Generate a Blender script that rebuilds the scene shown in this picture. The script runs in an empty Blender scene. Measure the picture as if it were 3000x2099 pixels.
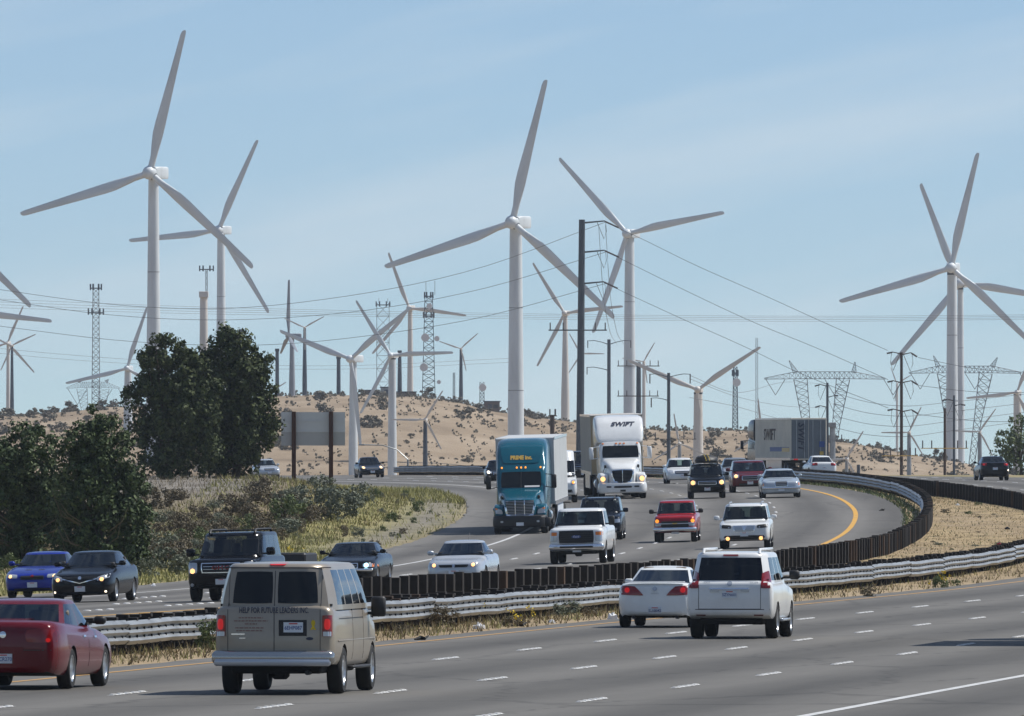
import bpy, bmesh, math, random
import numpy as np
from mathutils import Vector, Matrix
from mathutils.bvhtree import BVHTree
random.seed(7); rng = np.random.default_rng(7)
S = bpy.context.scene
COL = S.collection
R = math.radians

# ---------------------------------------------------------------- camera, sky, sun, exposure
FPX, CX, CY, EYE = 38000.0, 1500.0, 1392.0, 3.5      # focal length in photo pixels, principal column, eye level row, eye height
cd = bpy.data.cameras.new('camera'); cam = bpy.data.objects.new('camera', cd); COL.objects.link(cam)
cd.sensor_width = 36.0; cd.lens = FPX / 3000 * 36; cd.clip_start = 1.0; cd.clip_end = 20000
cd.shift_y = (CY - 1049.5) / 3000
cam.location = (0, 0, EYE); cam.rotation_euler = (math.pi / 2, 0, 0)
S.camera = cam
SUN = Vector((0.72, 0.22, 1.0)).normalized()
W = bpy.data.worlds.new('World'); S.world = W; W.use_nodes = True
wn = W.node_tree.nodes; wl = W.node_tree.links
for n in list(wn): wn.remove(n)
wo = wn.new('ShaderNodeOutputWorld'); bg = wn.new('ShaderNodeBackground'); sky = wn.new('ShaderNodeTexSky')
sky.sky_type = 'NISHITA'; sky.sun_disc = False
sky.sun_elevation = math.asin(SUN.z); sky.sun_rotation = math.atan2(SUN.x, SUN.y)
sky.altitude = 400; sky.air_density = 1.0; sky.dust_density = 0.1; sky.ozone_density = 3.6
tc = wn.new('ShaderNodeTexCoord'); mpv = wn.new('ShaderNodeVectorMath'); mpv.operation = 'MULTIPLY'; mpv.inputs[1].default_value = (1, 1, 1.8)
mpa = wn.new('ShaderNodeVectorMath'); mpa.operation = 'ADD'; mpa.inputs[1].default_value = (0, 0, 0.055)
wl.new(tc.outputs['Generated'], mpv.inputs[0]); wl.new(mpv.outputs[0], mpa.inputs[0]); wl.new(mpa.outputs[0], sky.inputs['Vector'])
# thin cirrus veils, stretched along the horizon
cm = wn.new('ShaderNodeVectorMath'); cm.operation = 'MULTIPLY'; cm.inputs[1].default_value = (17, 17, 120)
rotn = wn.new('ShaderNodeVectorRotate'); rotn.rotation_type = 'Y_AXIS'; rotn.inputs['Angle'].default_value = R(12)
wl.new(tc.outputs['Generated'], rotn.inputs['Vector']); wl.new(rotn.outputs[0], cm.inputs[0])
cn = wn.new('ShaderNodeTexNoise'); cn.noise_dimensions = '4D'; cn.inputs['W'].default_value = 11.9; cn.inputs['Scale'].default_value = 1.0; cn.inputs['Detail'].default_value = 4.5; cn.inputs['Roughness'].default_value = 0.5
wl.new(cm.outputs[0], cn.inputs['Vector'])
cr = wn.new('ShaderNodeMapRange'); cr.inputs['From Min'].default_value = 0.44; cr.inputs['From Max'].default_value = 0.78
cr.inputs['To Min'].default_value = 0.0; cr.inputs['To Max'].default_value = 0.62
wl.new(cn.outputs['Fac'], cr.inputs['Value'])
cmix = wn.new('ShaderNodeMix'); cmix.data_type = 'RGBA'; cmix.inputs['B'].default_value = (6.3, 7.0, 7.5, 1)
wl.new(cr.outputs[0], cmix.inputs['Factor']); wl.new(sky.outputs['Color'], cmix.inputs['A'])
wl.new(cmix.outputs['Result'], bg.inputs['Color']); bg.inputs['Strength'].default_value = 0.112
wl.new(bg.outputs[0], wo.inputs['Surface'])
sd = bpy.data.lights.new('sun', 'SUN'); sd.energy = 4.8; sd.angle = R(0.53); sd.color = (1.0, 0.965, 0.91)
so = bpy.data.objects.new('sun', sd); COL.objects.link(so); so.location = SUN * 300
so.rotation_euler = SUN.to_track_quat('Z', 'Y').to_euler()
S.view_settings.view_transform = 'Standard'; S.view_settings.look = 'None'
S.view_settings.exposure = 0.0; S.view_settings.gamma = 1.0; S.view_settings.use_curve_mapping = False
S.render.engine = 'CYCLES'
S.cycles.use_denoising = True; S.cycles.max_bounces = 6; S.cycles.volume_bounces = 0
S.render.filter_size = 1.6

# ---------------------------------------------------------------- materials
MATS = {}
def mat(name, col, rough=0.6, metal=0.0, coat=0.0, emit=None, es=0.0, noise=None, spec=None, alpha=None):
    if name in MATS: return MATS[name]
    m = bpy.data.materials.new(name); m.use_nodes = True; nt = m.node_tree; b = nt.nodes['Principled BSDF']
    b.inputs['Base Color'].default_value = (*col, 1); b.inputs['Roughness'].default_value = rough; b.inputs['Metallic'].default_value = metal
    if coat: b.inputs['Coat Weight'].default_value = coat; b.inputs['Coat Roughness'].default_value = 0.05
    if spec is not None: b.inputs['Specular IOR Level'].default_value = spec
    if emit: b.inputs['Emission Color'].default_value = (*emit, 1); b.inputs['Emission Strength'].default_value = es
    if noise:
        sc, amt = noise[0], noise[1]; stretch = noise[2] if len(noise) > 2 else (1, 1, 1)
        t = nt.nodes.new('ShaderNodeTexCoord'); mp = nt.nodes.new('ShaderNodeMapping'); mp.inputs['Scale'].default_value = stretch
        n = nt.nodes.new('ShaderNodeTexNoise'); n.inputs['Scale'].default_value = sc; n.inputs['Detail'].default_value = 5; n.inputs['Roughness'].default_value = 0.6
        r = nt.nodes.new('ShaderNodeMapRange'); r.inputs['From Min'].default_value = 0.3; r.inputs['From Max'].default_value = 0.7
        r.inputs['To Min'].default_value = 1 - amt; r.inputs['To Max'].default_value = 1 + amt
        x = nt.nodes.new('ShaderNodeVectorMath'); x.operation = 'SCALE'; x.inputs[0].default_value = col
        L = nt.links
        L.new(t.outputs['Object'], mp.inputs['Vector']); L.new(mp.outputs[0], n.inputs['Vector']); L.new(n.outputs['Fac'], r.inputs['Value'])
        L.new(r.outputs[0], x.inputs['Scale']); L.new(x.outputs[0], b.inputs['Base Color'])
    MATS[name] = m; return m

def paint(name, col, metal=0.0, rough=0.22):
    # car paint under a clear coat, with road dust and a slight uneven tone
    dk = max(col) < 0.03
    m = mat('paint_' + name, col, rough, metal, coat=0.18 if dk else 0.4, noise=(1.3, 0.09), spec=0.2 if dk else 0.28)
    return m

def glassmat(name, tint, rough=0.02, ior=1.5):
    m = bpy.data.materials.new(name); m.use_nodes = True; nt = m.node_tree; N = nt.nodes
    for n in list(N): N.remove(n)
    o = N.new('ShaderNodeOutputMaterial'); mx = N.new('ShaderNodeMixShader'); fr = N.new('ShaderNodeFresnel'); fr.inputs['IOR'].default_value = ior
    t = N.new('ShaderNodeBsdfTransparent'); t.inputs['Color'].default_value = (*tint, 1); g = N.new('ShaderNodeBsdfGlossy'); g.inputs['Roughness'].default_value = rough; g.inputs['Color'].default_value = (.9, .95, 1, 1)
    nt.links.new(fr.outputs[0], mx.inputs[0]); nt.links.new(t.outputs[0], mx.inputs[1]); nt.links.new(g.outputs[0], mx.inputs[2]); nt.links.new(mx.outputs[0], o.inputs['Surface']); MATS[name] = m
glassmat('glass', (0.42, 0.46, 0.46)); glassmat('glass_green', (0.42, 0.50, 0.47)); glassmat('glass_side', (0.22, 0.25, 0.26)); glassmat('glass_dark', (0.03, 0.034, 0.036))
mat('glass_solid', (0.004, 0.006, 0.007), 0.06, spec=0.4)
mat('black_trim', (0.012, 0.012, 0.013), 0.55)
mat('underbody', (0.008, 0.008, 0.008), 0.9)
mat('tyre', (0.012, 0.012, 0.012), 0.85)
mat('rim', (0.55, 0.56, 0.58), 0.28, 0.9)
mat('chrome', (0.75, 0.76, 0.78), 0.12, 1.0)
mat('lamp_off', (0.45, 0.48, 0.52), 0.12, 0.35)
mat('lamp_lit', (0.9, 0.7, 0.45), 0.3, emit=(1.0, 0.50, 0.16), es=1.7)
mat('lamp_blue', (0.7, 0.9, 1.0), 0.3, emit=(0.45, 0.85, 1.0), es=2.6)
mat('lamp_white', (0.9, 0.9, 0.9), 0.3, emit=(1.0, 0.85, 0.6), es=2.2)
mat('amber', (0.75, 0.20, 0.02), 0.3)
mat('amber_lit', (0.9, 0.3, 0.03), 0.3, emit=(1.0, 0.33, 0.03), es=1.1)
mat('tail_red', (0.20, 0.005, 0.005), 0.15, coat=0.4)
mat('tail_lit', (0.38, 0.008, 0.008), 0.2, emit=(1.0, 0.02, 0.015), es=0.28)
mat('plate', (0.62, 0.66, 0.70), 0.45)
mat('plate_blue', (0.04, 0.08, 0.25), 0.5)
mat('plate_red', (0.5, 0.06, 0.05), 0.5)
mat('white_text', (0.75, 0.75, 0.75), 0.5)
mat('dark_text', (0.03, 0.035, 0.06), 0.5)
mat('gold_text', (0.55, 0.36, 0.07), 0.4)
mat('red_text', (0.28, 0.05, 0.04), 0.6)
mat('steel_galv', (0.29, 0.305, 0.31), 0.45, 0.6, noise=(1.1, 0.28))
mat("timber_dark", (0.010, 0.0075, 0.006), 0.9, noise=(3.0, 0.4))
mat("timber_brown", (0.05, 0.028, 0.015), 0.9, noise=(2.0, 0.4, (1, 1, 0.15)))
mat('steel_pole', (0.055, 0.070, 0.085), 0.55, 0.2, noise=(1.0, 0.15))
mat('steel_dark', (0.06, 0.075, 0.095), 0.6, 0.2, noise=(0.7, 0.2))
mat('lattice', (0.16, 0.17, 0.18), 0.5, 0.3)
mat('turbine_white', (0.60, 0.64, 0.65), 0.42, noise=(0.5, 0.16, (1, 1, 0.18)))
mat('turbine_cream', (0.60, 0.57, 0.52), 0.5, noise=(0.4, 0.12, (1, 1, 0.25)))
mat('wire', (0.10, 0.105, 0.11), 0.6)
mat('interior', (0.025, 0.025, 0.027), 0.8)
mat('seat', (0.055, 0.056, 0.06), 0.8)
mat('seat_tan', (0.16, 0.13, 0.10), 0.8)
mat('insulator', (0.05, 0.04, 0.04), 0.4)
mat('sign_back', (0.58, 0.59, 0.58), 0.5, 0.0, noise=(0.8, 0.06))
mat('sign_post', (0.060, 0.024, 0.014), 0.9, noise=(4, 0.35, (1, 1, 0.2)))
mat('dish', (0.7, 0.68, 0.66), 0.5)
mat('hut', (0.13, 0.10, 0.085), 0.9, noise=(0.6, 0.2))
mat('bark', (0.07, 0.05, 0.035), 0.95, noise=(6, 0.4))
mat('litter', (0.7, 0.7, 0.7), 0.7)

def leafmat(name, c1, c2, rough=0.7):
    if name in MATS: return MATS[name]
    m = bpy.data.materials.new(name); m.use_nodes = True; nt = m.node_tree; b = nt.nodes['Principled BSDF']
    g = nt.nodes.new('ShaderNodeNewGeometry'); mx = nt.nodes.new('ShaderNodeMix'); mx.data_type = 'RGBA'
    mx.inputs['A'].default_value = (*c1, 1); mx.inputs['B'].default_value = (*c2, 1)
    nt.links.new(g.outputs['Random Per Island'], mx.inputs['Factor']); nt.links.new(mx.outputs['Result'], b.inputs['Base Color'])
    b.inputs['Roughness'].default_value = rough; b.inputs['Specular IOR Level'].default_value = 0.25
    MATS[name] = m; return m
leafmat('leaf_dark', (0.018, 0.029, 0.009), (0.090, 0.112, 0.036))
leafmat('leaf_mid', (0.024, 0.042, 0.014), (0.095, 0.130, 0.048))
leafmat('leaf_sage', (0.11, 0.13, 0.085), (0.19, 0.20, 0.14))
leafmat('leaf_green', (0.07, 0.10, 0.035), (0.15, 0.18, 0.07))
leafmat('leaf_desert', (0.10, 0.088, 0.062), (0.175, 0.155, 0.11))
leafmat('leaf_brown', (0.085, 0.070, 0.043), (0.19, 0.155, 0.095))
leafmat('grass_yellow', (0.19, 0.19, 0.055), (0.36, 0.33, 0.12))
leafmat('grass_straw', (0.30, 0.225, 0.115), (0.46, 0.36, 0.20))
leafmat('grass_dry', (0.13, 0.10, 0.055), (0.27, 0.215, 0.115))
leafmat('flower_yellow', (0.55, 0.40, 0.02), (0.70, 0.50, 0.04))

# ---------------------------------------------------------------- mesh helpers
def link(o, parent=None):
    COL.objects.link(o)
    if parent: o.parent = parent
    return o
def tag(o, label, cat, group=None, kind=None):
    if label: o['label'] = label
    if cat: o['category'] = cat
    if group: o['group'] = group
    if kind: o['kind'] = kind
    return o
def structure(o): o['kind'] = 'structure'; return o
def empty(name, loc=(0, 0, 0), rz=0.0):
    o = bpy.data.objects.new(name, None); COL.objects.link(o); o.location = loc; o.rotation_euler = (0, 0, rz); o.empty_display_size = 0.1
    return o
def mesh(name, v, f, m, smooth=None):
    me = bpy.data.meshes.new(name); me.from_pydata(v, [], f)
    ms = m if isinstance(m, (list, tuple)) else [m]
    for x in ms: me.materials.append(MATS[x] if isinstance(x, str) else x)
    if smooth is not None and len(me.polygons):
        me.polygons.foreach_set('use_smooth', [True] * len(me.polygons))
        if smooth < 179: me.set_sharp_from_angle(angle=R(smooth))
    me.update(); return me
def obj(name, me, parent=None, loc=None, rot=None, scale=None):
    o = bpy.data.objects.new(name, me); link(o, parent)
    if loc is not None: o.location = loc
    if rot is not None: o.rotation_euler = rot
    if scale is not None: o.scale = scale
    return o

class MB:
    def __init__(s): s.v = []; s.f = []
    def add(s, v, f):
        k = len(s.v); s.v += [tuple(p) for p in v]; s.f += [tuple(i + k for i in q) for q in f]; return s
    def box(s, x0, x1, y0, y1, z0, z1, b=0.0):
        if b <= 0:
            v = [(x, y, z) for z in (z0, z1) for y in (y0, y1) for x in (x0, x1)]
            return s.add(v, [(0, 2, 3, 1), (4, 5, 7, 6), (0, 1, 5, 4), (2, 6, 7, 3), (0, 4, 6, 2), (1, 3, 7, 5)])
        # chamfered box: three nested rectangles swept up
        v = []; 
        for z, i in ((z0, b), (z0 + b, 0), (z1 - b, 0), (z1, b)):
            for (sx, sy) in ((0, 0), (1, 0), (1, 1), (0, 1)):
                xx = x1 - i if sx else x0 + i; yy = y1 - i if sy else y0 + i
                c = b if i == 0 else b * 0.4
                a1 = (xx - c * (1 if sx else -1), yy); a2 = (xx, yy - c * (1 if sy else -1))
                pr = (a1, a2) if (sx + sy) == 1 and sx == 1 else ((a2, a1) if (sx, sy) == (0, 0) or (sx, sy) == (1, 1) else (a1, a2))
                if (sx, sy) == (0, 0): pr = (a2, a1)
                elif (sx, sy) == (1, 0): pr = (a1, a2)
                elif (sx, sy) == (1, 1): pr = (a2, a1)
                else: pr = (a1, a2)
                for p in pr: v.append((p[0], p[1], z))
        f = [tuple(range(7, -1, -1)), tuple(range(24, 32))]
        for r_ in range(3):
            for i in range(8): f.append((r_ * 8 + i, r_ * 8 + (i + 1) % 8, (r_ + 1) * 8 + (i + 1) % 8, (r_ + 1) * 8 + i))
        return s.add(v, f)
    def tube(s, pts, r, n=6, cap=True):
        pts = [Vector(p) for p in pts]; rs = r if isinstance(r, (list, tuple)) else [r] * len(pts)
        v = []; 
        for i, p in enumerate(pts):
            d = (pts[min(i + 1, len(pts) - 1)] - pts[max(i - 1, 0)]); d = d.normalized() if d.length > 1e-9 else Vector((0, 0, 1))
            u = d.cross(Vector((0, 0, 1)));  u = u.normalized() if u.length > 1e-3 else Vector((1, 0, 0))
            w = d.cross(u)
            for k in range(n):
                a = 2 * math.pi * k / n; v.append(p + u * (math.cos(a) * rs[i]) + w * (math.sin(a) * rs[i]))
        f = []
        for i in range(len(pts) - 1):
            for k in range(n): f.append((i * n + k, (i + 1) * n + k, (i + 1) * n + (k + 1) % n, i * n + (k + 1) % n))
        if cap: f.append(tuple(range(n))); f.append(tuple(range(len(pts) * n - 1, (len(pts) - 1) * n - 1, -1)))
        return s.add(v, f)
    def lathe(s, prof, n=20, axis='x', c=(0, 0, 0)):
        # prof: (r, h) around the axis
        v = []; f = []
        for r_, h in prof:
            for k in range(n):
                a = 2 * math.pi * k / n; p = (math.cos(a) * r_, math.sin(a) * r_)
                q = (h, p[0], p[1]) if axis == 'x' else ((p[0], h, p[1]) if axis == 'y' else (p[0], p[1], h))
                v.append((q[0] + c[0], q[1] + c[1], q[2] + c[2]))
        for i in range(len(prof) - 1):
            for k in range(n): f.append((i * n + k, i * n + (k + 1) % n, (i + 1) * n + (k + 1) % n, (i + 1) * n + k))
        f.append(tuple(range(n - 1, -1, -1))); f.append(tuple((len(prof) - 1) * n + k for k in range(n)))
        return s.add(v, f)
    def me(s, name, m, smooth=None): return mesh(name, s.v, s.f, m, smooth)
    def build(s, name, m, parent=None, smooth=None, loc=None, rot=None): return obj(name, s.me(name, m, smooth), parent, loc, rot)

def pchip(pts):
    x = np.array([p[0] for p in pts], float); y = np.array([p[1] for p in pts], float)
    h = np.diff(x); d = np.diff(y) / h; m = np.zeros_like(y)
    m[1:-1] = np.where(d[:-1] * d[1:] > 0, 2 * d[:-1] * d[1:] / (d[:-1] + d[1:] + 1e-12), 0)
    m[0] = d[0]; m[-1] = d[-1]
    def f(q):
        q = np.asarray(q, float); i = np.clip(np.searchsorted(x, q) - 1, 0, len(h) - 1); t = (q - x[i]) / h[i]
        lo = q < x[0]; hi = q > x[-1]; tt = np.clip(t, 0, 1)
        r = (2 * tt**3 - 3 * tt**2 + 1) * y[i] + (tt**3 - 2 * tt**2 + tt) * h[i] * m[i] + (-2 * tt**3 + 3 * tt**2) * y[i + 1] + (tt**3 - tt**2) * h[i] * m[i + 1]
        r = np.where(lo, y[0] + (q - x[0]) * m[0], r); r = np.where(hi, y[-1] + (q - x[-1]) * m[-1], r)
        return r if r.shape else float(r)
    return f
def catmull(pts):
    x = np.array([p[0] for p in pts], float); y = np.array([p[1] for p in pts], float)
    h = np.diff(x); d = np.diff(y) / h; m = np.zeros_like(y)
    m[1:-1] = (d[:-1] * h[1:] + d[1:] * h[:-1]) / (h[:-1] + h[1:]); m[0] = d[0]; m[-1] = d[-1]
    g = pchip(pts)
    def f(q):
        q = np.asarray(q, float); i = np.clip(np.searchsorted(x, q) - 1, 0, len(h) - 1); t = (q - x[i]) / h[i]
        lo = q < x[0]; hi = q > x[-1]; tt = np.clip(t, 0, 1)
        r = (2 * tt**3 - 3 * tt**2 + 1) * y[i] + (tt**3 - 2 * tt**2 + tt) * h[i] * m[i] + (-2 * tt**3 + 3 * tt**2) * y[i + 1] + (tt**3 - tt**2) * h[i] * m[i + 1]
        r = np.where(lo, y[0] + (q - x[0]) * m[0], r); r = np.where(hi, y[-1] + (q - x[-1]) * m[-1], r)
        return r if r.shape else float(r)
    return f
def sstep(t): t = np.clip(t, 0, 1); return t * t * (3 - 2 * t)

# ---------------------------------------------------------------- lie of the land (X across, Y away, metres)
bar1 = catmull([(100, -43), (180, -29.8), (250, -18.4), (303, -9.8), (345, -3.2), (390, 3.8), (430, 8.9), (469, 12.7), (515, 15.6), (557, 17.6), (600, 18.9), (640, 19.2), (680, 18.8), (720, 17.8), (780, 15.4), (850, 11.0), (900, 6.8), (975, -2.6), (1050, -13.5), (1150, -30), (1400, -80)])
yl2 = catmull([(0, -35.4), (100, -23.1), (230, -7.1), (300, 1.6), (345, 7.7), (394, 14.6), (430, 18.9), (450, 20.8), (500, 24.8), (560, 27.6), (605, 27.2), (656, 24.4), (690, 22.9), (720, 22.1), (787, 20.0), (850, 15.6), (900, 11.2), (975, 1.5), (1050, -9.6), (1150, -26), (1400, -76)])
def yl1(z): return bar1(z) - 3.1
def edge1(z): return yl1(z) - 18.3
def bar2(z): return yl2(z) - 3.2
def edge2(z): return yl2(z) + 19.6
zprof = catmull([(-400, 0), (0, 0), (200, 0), (280, 0.0), (342, 0.05), (400, 0.17), (454, 0.41), (505, 0.75), (543, 1.1), (600, 1.85), (644, 2.38), (700, 2.8), (800, 3.2), (900, 3.38), (975, 3.47), (1100, 3.45), (1400, 3.3)])
crest_px = [(-2500, 1222), (-500, 1225), (0, 1226), (162, 1219), (336, 1203), (560, 1190), (700, 1180), (800, 1170), (1000, 1164), (1200, 1168), (1350, 1184), (1440, 1208), (1537, 1222), (1640, 1240), (1897, 1263), (2004, 1268), (2154, 1270), (2409, 1294), (2539, 1320), (2705, 1350), (2850, 1382), (3000, 1396), (3600, 1400)]
ZC = 2600.0
zcrest = pchip([((p - CX) * ZC / FPX, EYE + (CY - q) * ZC / FPX) for p, q in crest_px])
_ph = rng.uniform(0, 6.28, (40,)); _dr = rng.uniform(0, 6.28, (40,))
def wob(X, Y, scale, k0, n=6):
    r = 0
    for i in range(n):
        a = _dr[(k0 + i) % 40]; fq = (1 + 0.35 * i) / scale
        r = r + np.sin((X * math.cos(a) + Y * math.sin(a)) * fq * 6.28 + _ph[(k0 + i) % 40]) / (1 + 0.35 * i)
    return r / n * 1.6
def zroad(X, Y):
    return zprof(Y) - 0.025 * np.clip(yl1(Y) - X, 0, 18.3)
def zg(X, Y, under=False):
    X = np.asarray(X, float); Y = np.asarray(Y, float)
    zr = zroad(X, Y)
    e1, e2 = edge1(Y), edge2(Y)
    dl = np.clip(e1 - X, 0, None); dr = np.clip(X - e2, 0, None)
    near = zr + 0.02 * np.clip(dl, 0, 10)
    bump = 1.22 * sstep((dl - 2.0) / 9.0) * np.exp(-((Y - 632) / 72.0)**2)
    near = near + bump + 0.10 * wob(X, Y, 9, 3) * sstep(dl / 4)
    dip = -7.0
    s = sstep((Y - 1450) / (ZC - 1450.0)) ** 0.8
    far = dip + (zcrest(X) - dip) * s + (0.55 * wob(X, Y, 40, 11) + 0.25 * wob(X, Y, 13, 20)) * sstep((Y - 1500) / 300) * sstep((2900 - Y) / 300)
    back = sstep((Y - ZC - 60) / 900)
    far = far * (1 - back) + (-4.0) * back
    wf = sstep((Y - 1080) / 170)
    nat = near * (1 - wf) + far * wf
    dist = dl + dr
    cw = sstep(1 - dist / 28.0) * (Y < 1500)
    z = zr * cw + nat * (1 - cw)
    z = np.where(Y < 1080, near, z)
    med = (X > bar1(Y) + 0.2) & (X < bar2(Y) - 0.2)
    z = z + np.where(med, 0.05 * wob(X, Y, 5, 7), 0)
    if under:
        z = z - 0.07 * (((X > e1 + 0.15) & (X < bar1(Y) - 0.9)) | ((X > yl2(Y) - 0.85) & (X < e2 - 0.2)))
    return z
def ray(px, py, Y): return Vector(((px - CX) * Y / FPX, Y, EYE - (py - CY) * Y / FPX))
def ground_at(px, py, lo=150.0, hi=1045.0):
    def first(a, b, n):
        Ys = np.linspace(a, b, n); h = EYE - (py - CY) * Ys / FPX - zg((px - CX) * Ys / FPX, Ys); i = np.argmax(h <= 0)
        return (Ys[max(i - 1, 0)], Ys[i]) if h[i] <= 0 else (b, b)
    a, b = first(lo, hi, 500); a, b = first(a, b, 40) if b > a else (a, b); Y = float((a + b) / 2)
    p = ray(px, py, Y); return Vector((p.x, p.y, float(zg(p.x, p.y))))
def on_ground(X, Y, dz=0.0): return Vector((X, Y, float(zg(X, Y)) + dz))
# ---------------------------------------------------------------- ground
def ground_mat():
    m = bpy.data.materials.new('desert_ground'); m.use_nodes = True; nt = m.node_tree; L = nt.links; N = nt.nodes; b = N['Principled BSDF']
    b.inputs['Roughness'].default_value = 0.95; b.inputs['Specular IOR Level'].default_value = 0.1
    tc = N.new('ShaderNodeTexCoord'); at = N.new('ShaderNodeAttribute'); at.attribute_name = 'biome'
    sep = N.new('ShaderNodeSeparateColor'); L.new(at.outputs['Color'], sep.inputs[0])
    def noise(sc, det=5, stretch=(1, 1, 1), rough=0.6):
        mp = N.new('ShaderNodeMapping'); mp.inputs['Scale'].default_value = stretch; L.new(tc.outputs['Object'], mp.inputs['Vector'])
        n = N.new('ShaderNodeTexNoise'); n.inputs['Scale'].default_value = sc; n.inputs['Detail'].default_value = det; n.inputs['Roughness'].default_value = rough
        L.new(mp.outputs[0], n.inputs['Vector']); return n.outputs['Fac']
    def ramp(fac, *stops):
        r = N.new('ShaderNodeValToRGB'); L.new(fac, r.inputs['Fac'])
        while len(r.color_ramp.elements) < len(stops): r.color_ramp.elements.new(0.5)
        for e, (p, c) in zip(r.color_ramp.elements, stops): e.position = p; e.color = (*c, 1)
        return r.outputs['Color']
    def mix(f, a, c):
        x = N.new('ShaderNodeMix'); x.data_type = 'RGBA'; L.new(f, x.inputs['Factor']); L.new(a, x.inputs['A']); L.new(c, x.inputs['B']); return x.outputs['Result']
    sand = ramp(noise(0.06, 6, (1, 0.25, 1)), (0.3, (0.20, 0.148, 0.096)), (0.5, (0.295, 0.226, 0.154)), (0.72, (0.385, 0.305, 0.218)))
    grass = ramp(noise(0.5, 6, (1, 0.35, 1)), (0.32, (0.10, 0.105, 0.045)), (0.46, (0.22, 0.20, 0.085)), (0.6, (0.33, 0.29, 0.13)), (0.75, (0.22, 0.16, 0.095)))
    straw = ramp(noise(0.9, 6, (1, 0.4, 1)), (0.3, (0.15, 0.125, 0.075)), (0.47, (0.32, 0.24, 0.135)), (0.68, (0.44, 0.34, 0.20)))
    grav = ramp(noise(1.6, 6, (1, 0.6, 1), 0.75), (0.3, (0.10, 0.09, 0.078)), (0.5, (0.19, 0.172, 0.148)), (0.7, (0.34, 0.31, 0.27)))
    earth = ramp(noise(0.35, 7, (1, 0.4, 1), 0.7), (0.3, (0.085, 0.062, 0.042)), (0.5, (0.17, 0.125, 0.085)), (0.7, (0.27, 0.215, 0.155)))
    c = mix(sep.outputs[0], sand, grass); c = mix(at.outputs['Alpha'], c, earth); c = mix(sep.outputs[1], c, straw); c = mix(sep.outputs[2], c, grav)
    L.new(c, b.inputs['Base Color'])
    bp = N.new('ShaderNodeBump'); bp.inputs['Strength'].default_value = 0.6; bp.inputs['Distance'].default_value = 0.12
    L.new(noise(2.2, 5), bp.inputs['Height']); L.new(bp.outputs[0], b.inputs['Normal'])
    return m
def build_ground():
    xs = np.concatenate([np.arange(-2500, -300, 200), np.arange(-300, -130, 17), np.arange(-130, 130, 1.0), np.arange(130, 300, 17), np.arange(300, 2501, 200)])
    ys = np.concatenate([np.arange(-400, 100, 50), np.arange(100, 720, 3), np.arange(720, 1110, 6), np.arange(1110, 2900, 14), np.arange(2900, 4801, 190)])
    X, Y = np.meshgrid(xs, ys); Z = zg(X, Y, under=True)
    nx, ny = len(xs), len(ys)
    v = np.stack([X, Y, Z], -1).reshape(-1, 3)
    i = np.arange(nx * ny).reshape(ny, nx); f = np.stack([i[:-1, :-1], i[:-1, 1:], i[1:, 1:], i[1:, :-1]], -1).reshape(-1, 4)
    me = mesh('ground', v.tolist(), f.tolist(), ground_mat(), 180)
    e1 = edge1(Y); dl = e1 - X
    gr = sstep((dl + 1) / 2) * sstep((1040 - Y) / 40) + ((X > edge2(Y) - 1) & (Y < 1060)) * 0.6
    st = ((X > bar1(Y) - 0.9) & (X < bar2(Y) + 0.3) & (Y < 1100)) * np.clip(0.75 + 0.9 * wob(X, Y, 9, 2), 0.1, 1)
    st = np.maximum(st, ((X >= bar2(Y) + 0.3) & (X < yl2(Y)) & (Y < 1100)) * 0.5)
    gv = np.clip(np.exp(-((Y - 640) / 46)**2) * sstep((dl - 8.0) / 3) * 1.5, 0, 1) + np.exp(-((dl - 1.5) / 1.2)**2) * sstep((Y - 480) / 60) * 0.9
    ca = np.stack([np.clip(gr, 0, 1), np.clip(st, 0, 1), np.clip(gv, 0, 1), np.clip(sstep((dl - 5) / 4) * (Y < 1040) * (0.75 + 0.5 * wob(X, Y, 11, 8)), 0, 1)], -1).reshape(-1)
    a = me.color_attributes.new('biome', 'FLOAT_COLOR', 'POINT'); a.data.foreach_set('color', ca.astype(np.float32))
    structure(obj('ground', me))
build_ground()

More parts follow.
